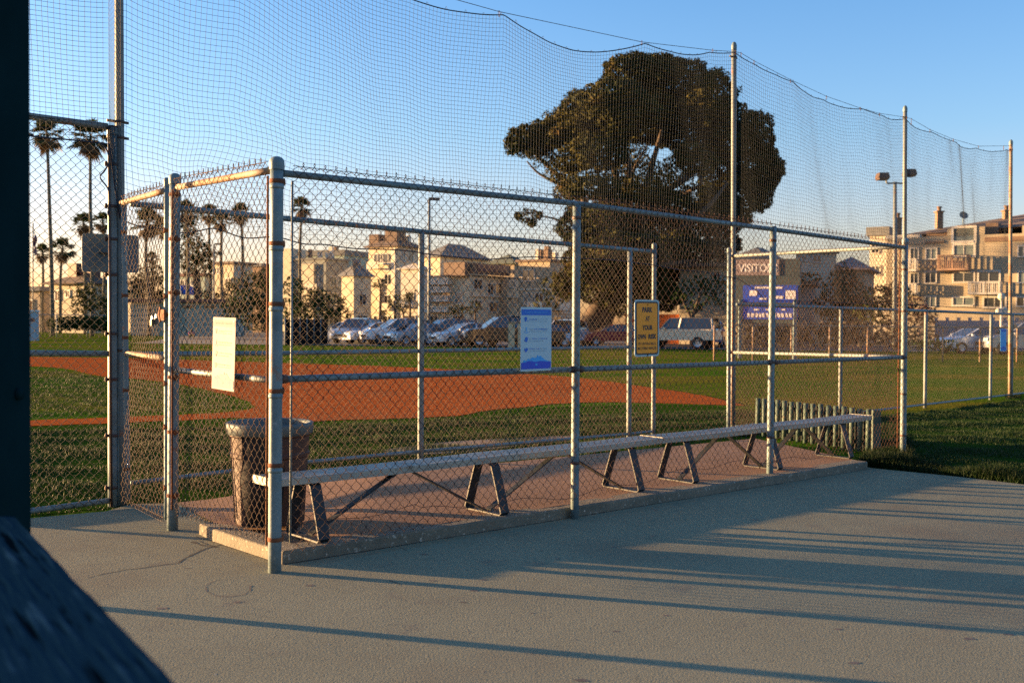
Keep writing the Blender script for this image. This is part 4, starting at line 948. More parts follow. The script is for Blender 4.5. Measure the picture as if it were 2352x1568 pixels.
lb = [(1451,163,66,38,60,0),(1510,160,70,34,60,3),(1560,190,80,50,70,2),(1628,225,60,60,60,0),(1412,250,92,62,80,-4),(1346,262,60,52,60,-3),(1224,321,58,34,40,-1),(1195,335,34,26,30,-1),(1265,306,50,34,40,0),(1306,300,60,46,50,-2),
      (1478,262,112,72,100,3),(1580,285,105,72,90,3),(1660,300,70,70,70,2),(1735,310,42,52,50,2),(1728,380,66,62,60,3),(1768,390,30,44,30,3),(1700,440,56,56,50,3),(1745,440,36,44,30,4),(1587,350,36,22,30,-3),(1604,375,44,26,30,-3),(1379,345,62,40,50,-4),(1330,345,44,26,30,-3),(1310,375,40,16,26,-2),
      (1353,432,66,26,50,-5),(1300,440,32,18,24,-3),(1400,455,40,20,40,-4),(1480,455,76,24,60,-2),(1530,470,70,26,60,0),(1340,520,56,50,50,-3),(1420,520,80,48,70,1),(1500,530,90,46,80,3),(1590,505,70,38,60,3),(1650,480,50,46,50,3),(1640,420,40,60,50,5),(1690,500,34,30,30,3),
      (1400,590,84,48,80,0),(1500,600,90,48,80,4),(1590,585,70,44,60,4),(1330,600,36,34,30,-3),(1660,560,40,40,40,4),(1315,650,46,34,40,-2),(1450,660,90,42,70,2),(1540,650,60,40,60,5),(1380,672,44,26,40,-4),(1410,615,70,44,60,-6),(1440,575,80,40,60,-6),(1470,650,60,50,50,-4),(1350,620,40,30,40,-6),(1520,680,50,34,40,0),(1430,700,44,22,30,-3),(1215,497,26,18,16,-2)]
lb2 = [(1290,400,44,26,40,-1),(1345,395,54,34,50,-2),(1255,365,40,22,36,0),(1480,430,70,34,50,-3),(1600,450,50,34,40,3),(1390,500,60,34,50,-5),(1560,560,60,34,40,-2),(1470,400,80,44,60,1),(1400,415,50,30,40,0),(1545,430,60,34,50,2),(1440,360,60,40,50,2),(1560,385,50,36,50,4),(1420,470,60,24,50,2)]
mb = MB()
leaves(mb, [sph(x, y, TY, rx, ry, dp, (1.0 if not (880 < 0) else 1), dy) for x, y, rx, ry, dp, dy in lb if ry > 27], 150, .18, seed=3, shell=.8, aspect=1.8)
leaves(mb, [sph(x, y, TY, rx, ry, dp, .62, dy) for x, y, rx, ry, dp, dy in lb if ry <= 27], 110, .18, seed=4, shell=.6)
leaves(mb, [sph(x, y, TY, rx, ry, dp, .5, dy) for x, y, rx, ry, dp, dy in lb2], 80, .18, seed=8, shell=.4)
# loose sprays along the outline
R_ = np.random.default_rng(5)
ex = []
for x, y, rx, ry, dp, dy in lb:
    for k in range(7):
        a = R_.uniform(0, 6.28); ex.append(sph(x+rx*.97*math.cos(a), y+ry*.97*math.sin(a), TY, R_.uniform(6, 12), R_.uniform(5, 9), 9, 1.5, dy+R_.uniform(-2, 2)))
leaves(mb, ex, 50, .17, seed=6, shell=.3)
mb.build('crown', M['leafbig'], bt)

def tree(name, label, base_px, Y, lobes, trunk, m, group=None, per=30, size=.2, seed=1, cat='tree', shell=.7):
    b = at(base_px[0], base_px[1], Y); b.z = 0
    r = empty(name, b, 0, label, cat, group)
    if trunk:
        mb = MB()
        for pts, r0, r1 in trunk: limb(mb, [b if i == 0 and p is None else at(p[0], p[1], Y) for i, p in enumerate(pts)], r0, r1)
        mb.build('trunk', M['bark'], r)
    mb = MB(); leaves(mb, [sph(x, y, Y, rx, ry, rx*.8, 1.0) for x, y, rx, ry in lobes], per, size, seed=seed, shell=shell); mb.build('crown' if cat == 'tree' else 'foliage', m, r)
    return r
tree('small_tree', 'small round tree beside the orange wall, right of the huge tree', (1588, 770), 66, [(1600, 650, 34, 16), (1640, 655, 34, 20), (1565, 672, 26, 20), (1610, 680, 42, 22), (1655, 685, 24, 22), (1590, 705, 26, 12)], [([(1588, 775), (1590, 735), (1600, 700), (1612, 670)], .16, .07), ([(1590, 735), (1575, 705), (1565, 680)], .1, .04), ([(1596, 720), (1625, 690), (1645, 670)], .09, .04)], M['leafdark'], seed=12, per=20, size=.18)
tree('dark_tree', 'dark tree behind the low fence, between the scoreboard and the apartment block', (1935, 760), 70, [(1935, 640, 30, 36), (1915, 665, 30, 30), (1955, 670, 34, 34), (1900, 700, 30, 26), (1975, 700, 34, 28), (1940, 720, 50, 28), (1860, 640, 26, 16), (1835, 655, 20, 16)], [([None, (1935, 700), (1936, 650)], .2, .08)], M['leafdark'], seed=13)
tree('dark_tree', 'low wide olive bush behind the right end panel of the dugout', (2040, 760), 62, [(2020, 680, 34, 26), (2060, 672, 30, 26), (1990, 715, 34, 24), (2045, 718, 44, 30), (2080, 700, 24, 30)], None, M['leafmid'], seed=14, cat='bush')
tree('red_leaf_bush', 'dark red-leaved bush beside the corner post, in front of the apartment block', (2110, 790), 52, [(2105, 700, 26, 26), (2128, 720, 24, 26), (2095, 740, 30, 30), (2140, 752, 18, 30), (2120, 772, 34, 18), (2148, 782, 14, 12)], None, M['leafred'], seed=15, per=34, size=.15, cat='bush')
tree('hedge', 'long brown-green hedge below the scoreboard', (1880, 800), 47, [(x, 768+3*math.sin(x*.05), 34, 30+4*math.sin(x*.09)) for x in range(1700, 2100, 24)], None, mat('brown_hedge_leaf', (.045,.028,.016), (.02,.022,.010), 1.0, .8), seed=16, per=26, size=.16, cat='hedge')
tree('hedge', 'low dark hedge in front of the silver cars at the right', (2160, 800), 50, [(x, 792, 16, 12) for x in range(2090, 2200, 14)], None, M['leafdark'], seed=17, per=30, size=.14, cat='hedge')
# bushes and trees left of the car park
tree('dark_bush', 'large dark green bush behind the sunlit notice, left of the thick corner post', (570, 765), 82, [(560, 690, 40, 26), (595, 680, 34, 26), (535, 710, 30, 24), (580, 715, 48, 26), (618, 705, 28, 30), (600, 740, 44, 20)], None, M['leafdark'], seed=21, cat='bush', size=.24, per=22)
tree('dark_bush', 'dark green bushy shrubs right of the thick corner post, left of the parked cars', (720, 765), 78, [(672, 660, 24, 24), (700, 690, 34, 30), (735, 680, 26, 20), (760, 700, 34, 26), (785, 722, 24, 20), (720, 715, 50, 26), (668, 715, 30, 34)], None, M['leafdark'], seed=22, cat='bush', size=.24, per=22)
tree('dark_bush', 'olive shrubs beneath the leftmost palms, seen through the backstop fence', (205, 765), 88, [(195, 668, 22, 20), (215, 690, 30, 26), (185, 700, 24, 26), (235, 708, 22, 24)], None, M['leafmid'], seed=23, cat='bush', size=.24, per=22)
tree('hedge', 'dark clipped hedge low behind the backstop fence', (190, 765), 84, [(x, 742, 20, 17) for x in range(130, 262, 12)], None, M['leafdark'], seed=24, cat='hedge', size=.24, per=22)
tree('dark_tree', 'bushy olive tree behind the gate, beside the pale sports hut', (345, 760), 112, [(345, 630, 34, 30), (320, 655, 30, 26), (365, 660, 34, 28), (335, 680, 50, 22), (385, 680, 26, 20)], [([None, (345, 690), (345, 650)], .25, .1)], M['leafmid'], seed=25, size=.30, per=15)
tree('dark_tree', 'dense dark drooping palm-like tree behind the pale hut', (457, 760), 110, [(450, 575, 34, 30), (440, 545, 24, 24), (472, 590, 30, 30), (435, 600, 26, 30), (460, 615, 36, 20), (430, 500, 26, 26), (428, 530, 22, 20)], [([None, (455, 690), (450, 620)], .5, .4)], M['leafdark'], seed=26, size=.30, per=15)
tree('dark_tree', 'brown-green shrubs among the far houses above the pale hut', (600, 745), 118, [(545, 655, 26, 16), (580, 645, 30, 22), (605, 640, 24, 20), (525, 672, 24, 14), (480, 678, 26, 10), (620, 660, 24, 18)], None, M['leafmid'], seed=27, size=.30, per=15, cat='bush')
for i, (x, y, rx, ry, lab) in enumerate(((905, 690, 15, 22, 'slim olive street tree in front of the cream apartments, left one'), (872, 650, 14, 14, 'small olive palm-like tree before the leftmost cream wing'), (940, 680, 14, 18, 'slim olive street tree just left of the middle dugout post'), (1052, 712, 24, 14, 'low round tree in front of the dark-roofed apartments'), (1090, 706, 16, 18, 'narrow dark tree in front of the arched windows'), (925, 705, 14, 16, 'leaning olive street tree above the silver cars'))):
    tree('street_tree', lab, (x, 745), 80+i*.7, [(x, y, rx, ry), (x-rx*.6, y+ry*.4, rx*.6, ry*.5), (x+rx*.6, y-ry*.2, rx*.6, ry*.6)], [([None, (x+2, y+ry+14), (x, y)], .13, .05)], M['leafmid'], group='street trees before the apartments', seed=40+i, size=.2, per=16, shell=.4)
tree('dark_tree', 'wide shrub under the right edge of the huge tree behind the sign', (1270, 745), 86, [(1262, 655, 22, 26), (1285, 680, 22, 24), (1245, 700, 22, 18)], None, M['leafmid'], seed=31, size=.35, per=6, cat='bush')

# palms
def palm(label, cx, cy, rpx, Y, base_x, group='tall fan palms', skirt=True, seed=0, basey=748, rt=.16):
    c = at(cx, cy, Y); g = at(base_x, basey, Y); g.z = 0; k = Y/F; R = rpx*k*1.35; rg = np.random.default_rng(seed+100)
    r = empty('palm_tree', g, 0, label, 'palm tree', group)
    mb = MB(); limb(mb, [g, g.lerp(c, .3)+Vector((rg.uniform(-.1, .1), 0, 0)), g.lerp(c, .65)+Vector((rg.uniform(-.2, .2), 0, 0)), c], rt*1.35, rt*.8, 8); mb.build('trunk', M['palmbark'], r)
    def fans(n, lo, hi, RR, drop, fw):
        V = []; Fc = []
        for i in range(n):
            az = rg.uniform(0, 2*math.pi); el = math.radians(rg.uniform(lo, hi)); L = RR*rg.uniform(.45, .7)
            d = Vector((math.cos(az)*math.cos(el), math.sin(az)*math.cos(el), math.sin(el)))
            p = c+d*L*.85+Vector((0, 0, -drop*L*rg.uniform(.3, 1)))
            side = d.cross(Vector((0, 0, 1))).normalized() if abs(d.z) < .98 else Vector((1, 0, 0)); up = side.cross(d).normalized()
            # stalk
            s0 = len(V); w = .04; V += [tuple(c-side*w), tuple(c+side*w), tuple(p)]; Fc.append((s0, s0+1, s0+2))
            nf = 11
            for j in range(nf):
                a = math.radians(-80+160*j/(nf-1)); Lf = RR*.52*rg.uniform(.75, 1.1)*(1-.25*abs(a)/1.4)
                f = (d*math.cos(a)+side*math.sin(a)); tip = p+f*Lf+Vector((0, 0, -drop*Lf*rg.uniform(.5, 1.1))); mid = p+f*Lf*.5
                pw_ = f.cross(up).normalized()*fw*RR
                s0 = len(V); V += [tuple(p), tuple(mid+pw_), tuple(tip), tuple(mid-pw_)]; Fc.append((s0, s0+1, s0+2, s0+3))
        mb = MB(); mb.add(V, Fc); return mb
    fans(44, -25, 85, R, .35, .05).build('crown', M['palm'], r)
    if skirt: fans(22, -75, -20, R*.8, .55, .045).build('dead_fronds', M['deadpalm'], r)
    return r
P_ = [('very tall fan palm at far left, crown cut by the backstop top rail', 108, 305, 38, 92, 121), ('very tall fan palm just left of the fence post, its crown behind the loose cord', 208, 312, 42, 92, 211),
      ('short fan palm in front of the leftmost tall trunk', 98, 578, 20, 118, 99), ('short fan palm with shaggy brown crown right of the leftmost tall trunk', 143, 570, 26, 112, 138),
      ('mid-height fan palm above the blank sign board, left one', 192, 512, 24, 104, 196), ('mid-height fan palm above the blank sign board, partly behind the post', 236, 508, 22, 108, 238),
      ('broad fan palm crown seen through the top of the gate', 338, 506, 34, 96, 342), ('narrow palm between the gate and the gate post', 378, 520, 26, 104, 381), ('small palm low beneath the gate palms', 350, 590, 14, 126, 350), ('tall palm right of the gate post, highest of the group over the hut', 428, 484, 26, 100, 432),
      ('palm just right of the tallest hut palm', 480, 488, 22, 112, 483), ('slim palm with a shaggy brown skirt in the middle of the hut group', 510, 505, 24, 106, 512), ('rightmost palm of the group left of the thick corner post', 553, 487, 24, 108, 558),
      ('lone palm just right of the thick corner post', 693, 474, 24, 112, 690)]
for i, (lab, cx, cy, r_, Y, bx) in enumerate(P_): palm(lab, cx, cy, r_, Y, bx, seed=i)

# ================================================================== buildings
m_cream = mat('cream_stucco', (.50,.43,.30), (.44,.38,.26), .5, .9); m_tan = mat('tan_stucco', (.34,.27,.18), (.29,.23,.15), .5, .9); m_pale = mat('pale_stucco', (.56,.51,.40), (.50,.45,.35), .5, .9)
m_teal = mat('pale_teal_wall', (.27,.34,.29), (.23,.29,.25), .5, .9); m_brown = mat('brown_siding', (.20,.13,.08), (.16,.10,.065), 1, .9); m_redroof = mat('red_brown_roof', (.16,.075,.06), (.11,.055,.05), 2, .9)
m_roof = mat('grey_shingle_roof', (.17,.17,.16), (.12,.125,.12), 3, .95, 0, .3, 20); m_broof = mat('brown_shingle_roof', (.15,.10,.07), (.11,.075,.055), 3, .95, 0, .3, 20)
m_glass = mat('dark_window_glass', (.02,.025,.03), None, rough=.08, spec=.9); m_curt = mat('curtained_window_glass', (.16,.19,.17), (.10,.13,.13), 2, .25); m_frame = mat('white_window_frame', (.50,.47,.40), None, rough=.6)
m_siding = mat('cream_lap_siding', (.34,.285,.19), (.30,.25,.165), .6, .85); m_solar = mat('solar_panel', (.012,.015,.05), (.02,.02,.04), 3, .3); m_orange = mat('orange_painted_wall', (.55,.16,.05), (.48,.14,.045), 1, .8); m_wood = mat('balcony_wood', (.36,.22,.14), (.28,.17,.10), 3, .8); m_whitef = mat('white_vinyl_fence', (.26,.25,.28), None, rough=.7)
class House:
    """box on the ground with a corner towards the camera: left face receding left, right face receding right"""
    def __init__(s, name, label, cpx, Y, top, lpx, rpx, ang, wall, z0=0.0, group=None, cat='building', maxR=99):
        a = rad(ang); s.c = at(cpx, 745, Y); s.c.z = 0; s.top = at(cpx, top, Y).z; s.z0 = z0
        s.dl = Vector((-math.cos(a), math.sin(a), 0)); s.dr = Vector((math.sin(a), math.cos(a), 0)); s.nl = Vector((-s.dr.x, -s.dr.y, 0)); s.nr = Vector((-s.dl.x, -s.dl.y, 0)); s.a = a
        s.nl = -s.dr; s.nr = -s.dl
        s.L = (vplane(lpx, 745, s.c, s.nl)-s.c).dot(s.dl); s.R = max(.5, (vplane(rpx, 745, s.c, s.nr)-s.c).dot(s.dr)) if rpx else 10; s.R = min(s.R, maxR)
        s.root = empty(name, s.c, 0, label, cat, group); s.m = wall; mb = MB(); s._prism(mb, 0, s.L, 0, s.R, z0, s.top); mb.build('wall', wall, s.root)
    def pt(s, l, r, z): p = s.c+s.dl*l+s.dr*r; return (p.x, p.y, z)
    def _prism(s, mb, l0, l1, r0, r1, z0, z1, mi=0):
        q = [(l0, r0), (l1, r0), (l1, r1), (l0, r1)]; V = [s.pt(l, r, z) for z in (z0, z1) for l, r in q]
        mb.add(V, [(0, 1, 2, 3), (7, 6, 5, 4), (0, 4, 5, 1), (1, 5, 6, 2), (2, 6, 7, 3), (3, 7, 4, 0)], mi)
    def flat_roof(s, over=.25, th=.3, m=None, zoff=0, name='roof'):
        mb = MB(); s._prism(mb, -over, s.L+over, -over, s.R+over, s.top+zoff, s.top+zoff+th); return mb.build(name, m or m_roof, s.root)
    def hip_roof(s, hgt, over=.5, ins=None, m=None, ridge=None):
        mb = MB(); ins = ins or min(s.L, s.R)/2*.98; z = s.top; lo = [(-over, -over), (s.L+over, -over), (s.L+over, s.R+over), (-over, s.R+over)]; hi = [(ins, ins), (s.L-ins, ins), (s.L-ins, s.R-ins), (ins, s.R-ins)]
        if s.L-2*ins < 0: hi = [(s.L/2, ins), (s.L/2, ins), (s.L/2, s.R-ins), (s.L/2, s.R-ins)]
        V = [s.pt(l, r, z) for l, r in lo]+[s.pt(l, r, z+.12) for l, r in lo]+[s.pt(l, r, z+hgt) for l, r in hi]
        mb.add(V, [(3, 2, 1, 0)]+[(i, (i+1) % 4, (i+1) % 4+4, i+4) for i in range(4)]+[(i+4, (i+1) % 4+4, (i+1) % 4+8, i+8) for i in range(4)]+[(8, 9, 10, 11)]); return mb.build('roof', m or m_roof, s.root)
    def rect(s, face, x0, y0, x1, y1):
        n = s.nl if face == 'L' else s.nr; d = s.dl if face == 'L' else s.dr
        p0 = vplane(x0, y0, s.c, n); p1 = vplane(x1, y1, s.c, n); u0, u1 = sorted(((p0-s.c).dot(d), (p1-s.c).dot(d))); return u0, u1, min(p0.z, p1.z), max(p0.z, p1.z)
    def slab(s, mb, face, u0, u1, z0, z1, d0, d1, mi=0):
        if face == 'L': s._prism(mb, u0, u1, -d1, -d0, z0, z1, mi)
        else: s._prism(mb, -d1, -d0, u0, u1, z0, z1, mi)
    def window(s, face, x0, y0, x1, y1, fr=.10, glass=None, mull=1, frm=None):
        u0, u1, z0, z1 = s.rect(face, x0, y0, x1, y1); mb = MB()
        s.slab(mb, face, u0-fr, u0, z0-fr, z1+fr, -.01, .09); s.slab(mb, face, u1, u1+fr, z0-fr, z1+fr, -.01, .09); s.slab(mb, face, u0, u1, z1, z1+fr, -.01, .085); s.slab(mb, face, u0, u1, z0-fr, z0, -.01, .12)
        for i in range(mull): q = u0+(u1-u0)*(i+1)/(mull+1); s.slab(mb, face, q-.03, q+.03, z0, z1, .0, .06)
        w = mb.build('window', frm or m_frame, s.root)
        mb = MB(); s.slab(mb, face, u0+.001, u1-.001, z0+.001, z1-.001, -.03, .02); mb.build('pane', glass or m_glass, w)
    def panel(s, face, x0, y0, x1, y1, d, m, name='panel', d0=-.01):
        u0, u1, z0, z1 = s.rect(face, x0, y0, x1, y1); mb = MB(); s.slab(mb, face, u0, u1, z0, z1, d0, d); return mb.build(name, m, s.root)
    def balcony(s, face, x0, y0, x1, y1, d=1.4, m=None, step=.16):
        u0, u1, z0, z1 = s.rect(face, x0, y0, x1, y1); mb = MB(); mm = m or m_frame
        s.slab(mb, face, u0, u1, z0-.18, z0, 0, d); s.slab(mb, face, u0, u1, z1-.08, z1, d-.08, d); s.slab(mb, face, u0, u0+.08, z1-.08, z1, 0, d-.08); s.slab(mb, face, u1-.08, u1, z1-.08, z1, 0, d-.08)
        for q in (u0+.06, (u0+u1)/2, u1-.06): s.slab(mb, face, q-.06, q+.06, z0, z1-.08, d-.10, d+.01)
        b = mb.build('balcony', mm, s.root); mb = MB(); u = u0+.1
        while u < u1-.08: s.slab(mb, face, u, u+.07, z0, z1-.08, d-.06, d-.02); u += step
        v = .1
        while v < d-.1:
            s.slab(mb, face, u0+.02, u0+.06, z0, z1-.08, v, v+.07); s.slab(mb, face, u1-.06, u1-.02, z0, z1-.08, v, v+.07); v += step
        mb.build('railing', M_rail if m is None else mm, b)
    def box(s, l0, l1, r0, r1, z0, z1, m, name): mb = MB(); s._prism(mb, l0, l1, r0, r1, z0, z1); return mb.build(name, m, s.root)
M_rail = m_frame
def grid(hs, face, w=1.2, h=1.35, gap=2.1, storey=2.9, skip=.08, base=1.0, seed=0, topm=.5):
    rg = random.Random(seed); L = hs.L if face == 'L' else hs.R; top = hs.top-hs.z0; n = int((L-.8)/gap)
    z = hs.z0+base
    fl = 0
    while z+h+topm < hs.top:
        if fl: 
            mb = MB(); hs.slab(mb, face, 0, L, z-1.12, z-.98, -.01, .07); mb.build('floor_band', m_pale, hs.root)
        for i in range(n):
            if rg.random() < skip: continue
            u = .7+(L-1.4)*(i+.5)/n; ww = w*(1.5 if (i+fl) % 3 == 0 else 1.0); mb = MB(); u0, u1 = u-ww/2, u+ww/2; fr = .09
            hs.slab(mb, face, u0-fr, u0, z-fr, z+h+fr, -.01, .09); hs.slab(mb, face, u1, u1+fr, z-fr, z+h+fr, -.01, .09); hs.slab(mb, face, u0, u1, z+h, z+h+fr, -.01, .085); hs.slab(mb, face, u0, u1, z-fr, z, -.01, .14); hs.slab(mb, face, u-.03, u+.03, z, z+h, 0, .06)
            w_ = mb.build('window', m_frame, hs.root); mb = MB(); hs.slab(mb, face, u0+.001, u1-.001, z+.001, z+h-.001, -.03, .02); mb.build('pane', m_curt if rg.random() < .3 else m_glass, w_)
            if rg.random() < .22 and fl: 
                mb = MB(); hs.slab(mb, face, u0-.5, u1+.5, z-.75, z-.62, .0, 1.1); hs.slab(mb, face, u0-.5, u1+.5, z-.62, z+.25, 1.02, 1.1); mb.build('balcony', m_pale, hs.root)
        z += storey; fl += 1
def clutter(hs, seed, k=4):
    rg = random.Random(seed)
    for i in range(k):
        l, r = rg.uniform(1, max(1.2, hs.L-1.5)), rg.uniform(.6, max(.8, min(hs.R, 8)-1)); s_ = rg.uniform(.3, .8); hh = rg.uniform(.5, 1.5)
        hs.box(l, l+s_, r, r+s_, hs.top+.0, hs.top+.6+hh, rg.choice([m_pale, M['galv'], m_brown]), 'roof_vent')
# --- big apartment block at the right. left face is the sunlit front
ab = House('apartment_block', 'large cream apartment block with balconies and brown roof at the right edge', 2470, 88, 531, 2034, 2600, 33, m_siding)
W = ab.window
for r_ in ((2128, 572, 2150, 594), (2126, 625, 2149, 649), (2126, 682, 2148, 703), (2092, 571, 2108, 603), (2092, 628, 2108, 650), (2340, 566, 2362, 588), (2340, 625, 2366, 648), (2336, 683, 2368, 702), (2400, 566, 2430, 588), (2400, 625, 2430, 648)): W('L', *r_, glass=m_curt if random.random() < .5 else m_glass)
W('L', 2191, 525, 2237, 552, fr=.22, glass=m_curt, mull=0); W('L', 2192, 564, 2236, 586, fr=.2, glass=m_curt); W('L', 2191, 627, 2236, 646, fr=.14); W('L', 2190, 684, 2236, 700, fr=.14, glass=m_curt); W('L', 2261, 684, 2308, 704, fr=.16, glass=m_glass); W('L', 2249, 625, 2294, 646, fr=.16, glass=m_glass)
ab.balcony('L', 2160, 588, 2230, 617, d=1.5, m=m_wood); ab.balcony('L', 2230, 648, 2303, 672, d=1.6); ab.balcony('L', 2078, 596, 2110, 620, d=1.2); ab.balcony('L', 2078, 652, 2110, 674, d=1.2)
for y in (557, 613, 672): ab.panel('L', 2036, y-1.5, 2168, y+1.5, .06, m_tan, 'trim_band')
ab.panel('L', 2262, 545, 2468, 549, .10, m_brown, 'trim_band'); ab.panel('L', 2126, 555, 2168, 558, .12, m_brown, 'trim_band')
# projecting bay and recessed roof decks
u0, u1, z0, z1 = ab.rect('L', 2176, 520, 2258, 760); ab.box(u0, u1, -.02, 3, ab.top-.05, ab.top+.75, m_siding, 'roof_parapet')
u0, u1, z0, z1 = ab.rect('L', 2034, 529, 2112, 560); ab.box(u0, u1, -.02, 5, ab.top-.05, ab.top+.25, m_pale, 'roof_parapet')
u0, u1, z0, z1 = ab.rect('L', 2262, 520, 2290, 540); ab.box(u0, u1, .6, 3, ab.top-.02, ab.top+1.1, m_broof, 'roof_dormer')
for x, w_ in ((2366, 18), (2430, 26)):
    u0, u1, _, _ = ab.rect('L', x-w_, 520, x+w_, 540); ab.box(u0, u1, -.02, 3, ab.top-.05, ab.top+.7, m_siding, 'roof_parapet')
u0, u1, z0, z1 = ab.rect('L', 2122, 520, 2174, 540); ab.box(u0, u1, 1.2, 5, ab.top-.02, ab.top+.5, m_brown, 'roof_deck')
# pitched brown roof set back
l1, l0 = ab.L-.3, 0; mb = MB(); rr0, rr1 = 3.2, 12
zt = ab.top; ridge = 2.6
V = [ab.pt(l1, rr0-2.2, zt+.25), ab.pt(l0, rr0-2.2, zt+.9), ab.pt(l0, rr1, zt+ridge+1.0), ab.pt(l1-6, rr1, zt+ridge-.6), ab.pt(l1, rr1+6, zt), ab.pt(l0, rr1+6, zt)]
mb.add(V, [(0, 1, 2, 3), (3, 2, 5, 4), (0, 3, 4), (0, 4, 5, 1)]); mb.build('roof', m_broof, ab.root)
for px, py0, py1 in ((2062, 503, 535), (2157, 488, 510), (2311, 486, 520)):
    p = at(px, py1, 97); mb = MB(); zt_ = at(px, py0, 97).z; mb.box((p.x, p.y, (p.z+zt_)/2-.3), (.55, .55, zt_-p.z+.6)); mb.box((p.x, p.y, zt_+.06), (.75, .75, .12)); mb.lathe([(.18, 0), (.18, .35), (.25, .36), (.25, .45), (.001, .5)], (p.x, p.y, zt_+.1), 10); mb.build('chimney', m_brown, ab.root)
p = at(2212, 497, 96); mb = MB(); mb.tubes(np.array([(p.x, p.y, p.z-1.2), (p.x, p.y, p.z)]), .04, 5); mb.lathe([(.001, 0), (.3, .06), (.42, .2)], (0, 0, 0), 12, R=np.array([[1, 0, 0], [0, .5, .86], [0, -.86, .5]]).T); mb.v[-1] = mb.v[-1]+np.array([p.x, p.y, p.z]); mb.build('satellite_dish', M['galv'], ab.root)
lw = House('house', 'narrow grey-roofed wing at the left end of the big apartment block', 2034, 103, 541, 1995, 2060, 33, m_pale, maxR=6); lw.flat_roof(.3, .9, m_roof); lw.window('L', 2003, 560, 2018, 580); lw.window('L', 2003, 612, 2020, 632, glass=m_curt)
# white vinyl fence in front of the block
mb = MB(); wf = empty('white_fence', at(2260, 742, 72), 0, 'pale board fence in front of the big apartment block', 'fence'); p0, p1 = at(2150, 760, 72), at(2480, 760, 66)
for i in range(12):
    a = p0.lerp(p1, i/12); b = p0.lerp(p1, (i+1)/12); z = 1.9; mb = MB(); mb.bar((a.x, a.y, z/2), (b.x, b.y, z/2), .05, z); mb.build('fence_panel', m_whitef, wf); mb = MB(); mb.box((a.x, a.y, 1.0), (.16, .16, 2.1)); mb.box((a.x, a.y, 2.08), (.22, .22, .06)); mb.build('fence_post', m_whitef, wf)

# --- houses in the middle right
h = House('house', 'grey domed-roof house just right of the tall net pole', 1745, 82, 597, 1688, 1800, 30, m_tan, maxR=7); h.hip_roof(1.25, .6, ins=2.6)
h = House('house', 'cream house with a flat overhanging roof left of the scoreboard', 1694, 74, 612, 1560, 1712, 26, m_cream, maxR=7); h.flat_roof(1.0, .25, m_broof); h.window('L', 1640, 625, 1654, 640); h.panel('L', 1655, 640, 1690, 645, .5, m_pale, 'ledge')
h = House('house', 'white upper-storey house with two small windows right of the scoreboard', 1919, 76, 582, 1826, 1935, 16, m_pale, maxR=6); h.window('L', 1843, 588, 1852, 598, glass=m_glass); h.window('L', 1868, 587, 1885, 601); h.flat_roof(.2, .2, m_roof)
h = House('house', 'pinkish hip-roofed house half hidden by the dark tree', 1985, 80, 620, 1905, 2030, 26, m_tan, maxR=6); h.hip_roof(1.2, .5, ins=2.2, m=mat('pinkish_shingle_roof', (.26,.20,.19), (.20,.16,.16), 3, .95))
h = House('house', 'low dark shop front behind the scoreboard', 1860, 70, 655, 1700, 1900, 20, m_roof, maxR=5); h.flat_roof(.4, .3, m_broof)
ow = House('orange_wall', 'long bright orange wall behind the white pickup', 1650, 76, 727, 1436, 1660, 14, m_orange, cat='wall', maxR=.5); ow.flat_roof(.1, .15, m_orange, name='coping')

# --- cream apartments in the middle
def wins(hs, face, lst, glass=None, fr=.12): 
    for r_ in lst: hs.window(face, *r_, fr=fr, glass=glass or (m_curt if random.random() < .4 else m_glass))
gr_ = None
b = House('apartment_building', 'tall cream apartment building with hip roof and dark tall windows at centre left', 912, 142, 566, 846, 968, 34, m_cream)
b.hip_roof(1.7, .6, m=m_broof, ins=3.0)
grid(b, 'L', seed=1, gap=1.9); clutter(b, 1, 3); wins(b, 'R', [(921, 572, 930, 600), (938, 572, 948, 600), (921, 612, 930, 630), (938, 648, 948, 664), (921, 690, 930, 706)])
b.panel('L', 848, 604, 911, 607, .25, m_pale, 'cornice'); b.panel('L', 902, 570, 910, 735, .35, m_pale, 'pilaster'); b.panel('L', 872, 640, 877, 735, .3, m_pale, 'pilaster')
b.box(1, 3.2, 1, 3, b.top+.6, b.top+2.6, m_broof, 'roof_turret'); b.box(4.6, 6.4, 1.2, 3, b.top+.2, b.top+2.0, m_broof, 'roof_turret')
b = House('apartment_building', 'cream apartment wing with a rounded white bay beside the middle dugout post', 962, 134, 618, 920, 985, 30, m_pale)
b.hip_roof(1.0, .4, m=m_pale, ins=1.6); grid(b, 'L', seed=2, gap=1.9); grid(b, 'R', seed=22); b.balcony('L', 924, 690, 958, 704, 1.0)
b = House('apartment_building', 'lower cream wing with a gabled grey roof, left of the tall cream building', 812, 138, 634, 784, 852, 38, m_cream); b.hip_roof(2.4, .4, m=m_roof, ins=2.5); grid(b, 'L', seed=3, gap=2.2, w=.9); grid(b, 'R', seed=33)
b = House('apartment_building', 'grey-walled flats with cream towers at the far left of the cream buildings', 748, 150, 596, 672, 800, 30, mat('grey_green_stucco', (.20,.21,.18), (.17,.18,.16), .5, .9)); b.flat_roof(.2, .3, m_roof); grid(b, 'L', seed=4); grid(b, 'R', seed=44); clutter(b, 4, 5)
b.box(6.5, 9.5, -.4, 3, 0, b.top+1.8, m_cream, 'stair_tower'); b.box(2.0, 4.6, -.4, 3, 0, b.top-.6, m_cream, 'stair_tower')
b = House('apartment_building', 'long grey-roofed building far behind the cream flats', 790, 185, 586, 690, 850, 26, m_teal); b.flat_roof(.3, 1.0, m_roof); clutter(b, 5, 6)
b = House('apartment_building', 'dark mansard-roofed cream flats with blue solar panels in the centre', 1078, 128, 634, 975, 1262, 38, m_cream)
b.flat_roof(.1, .2, m_roof)
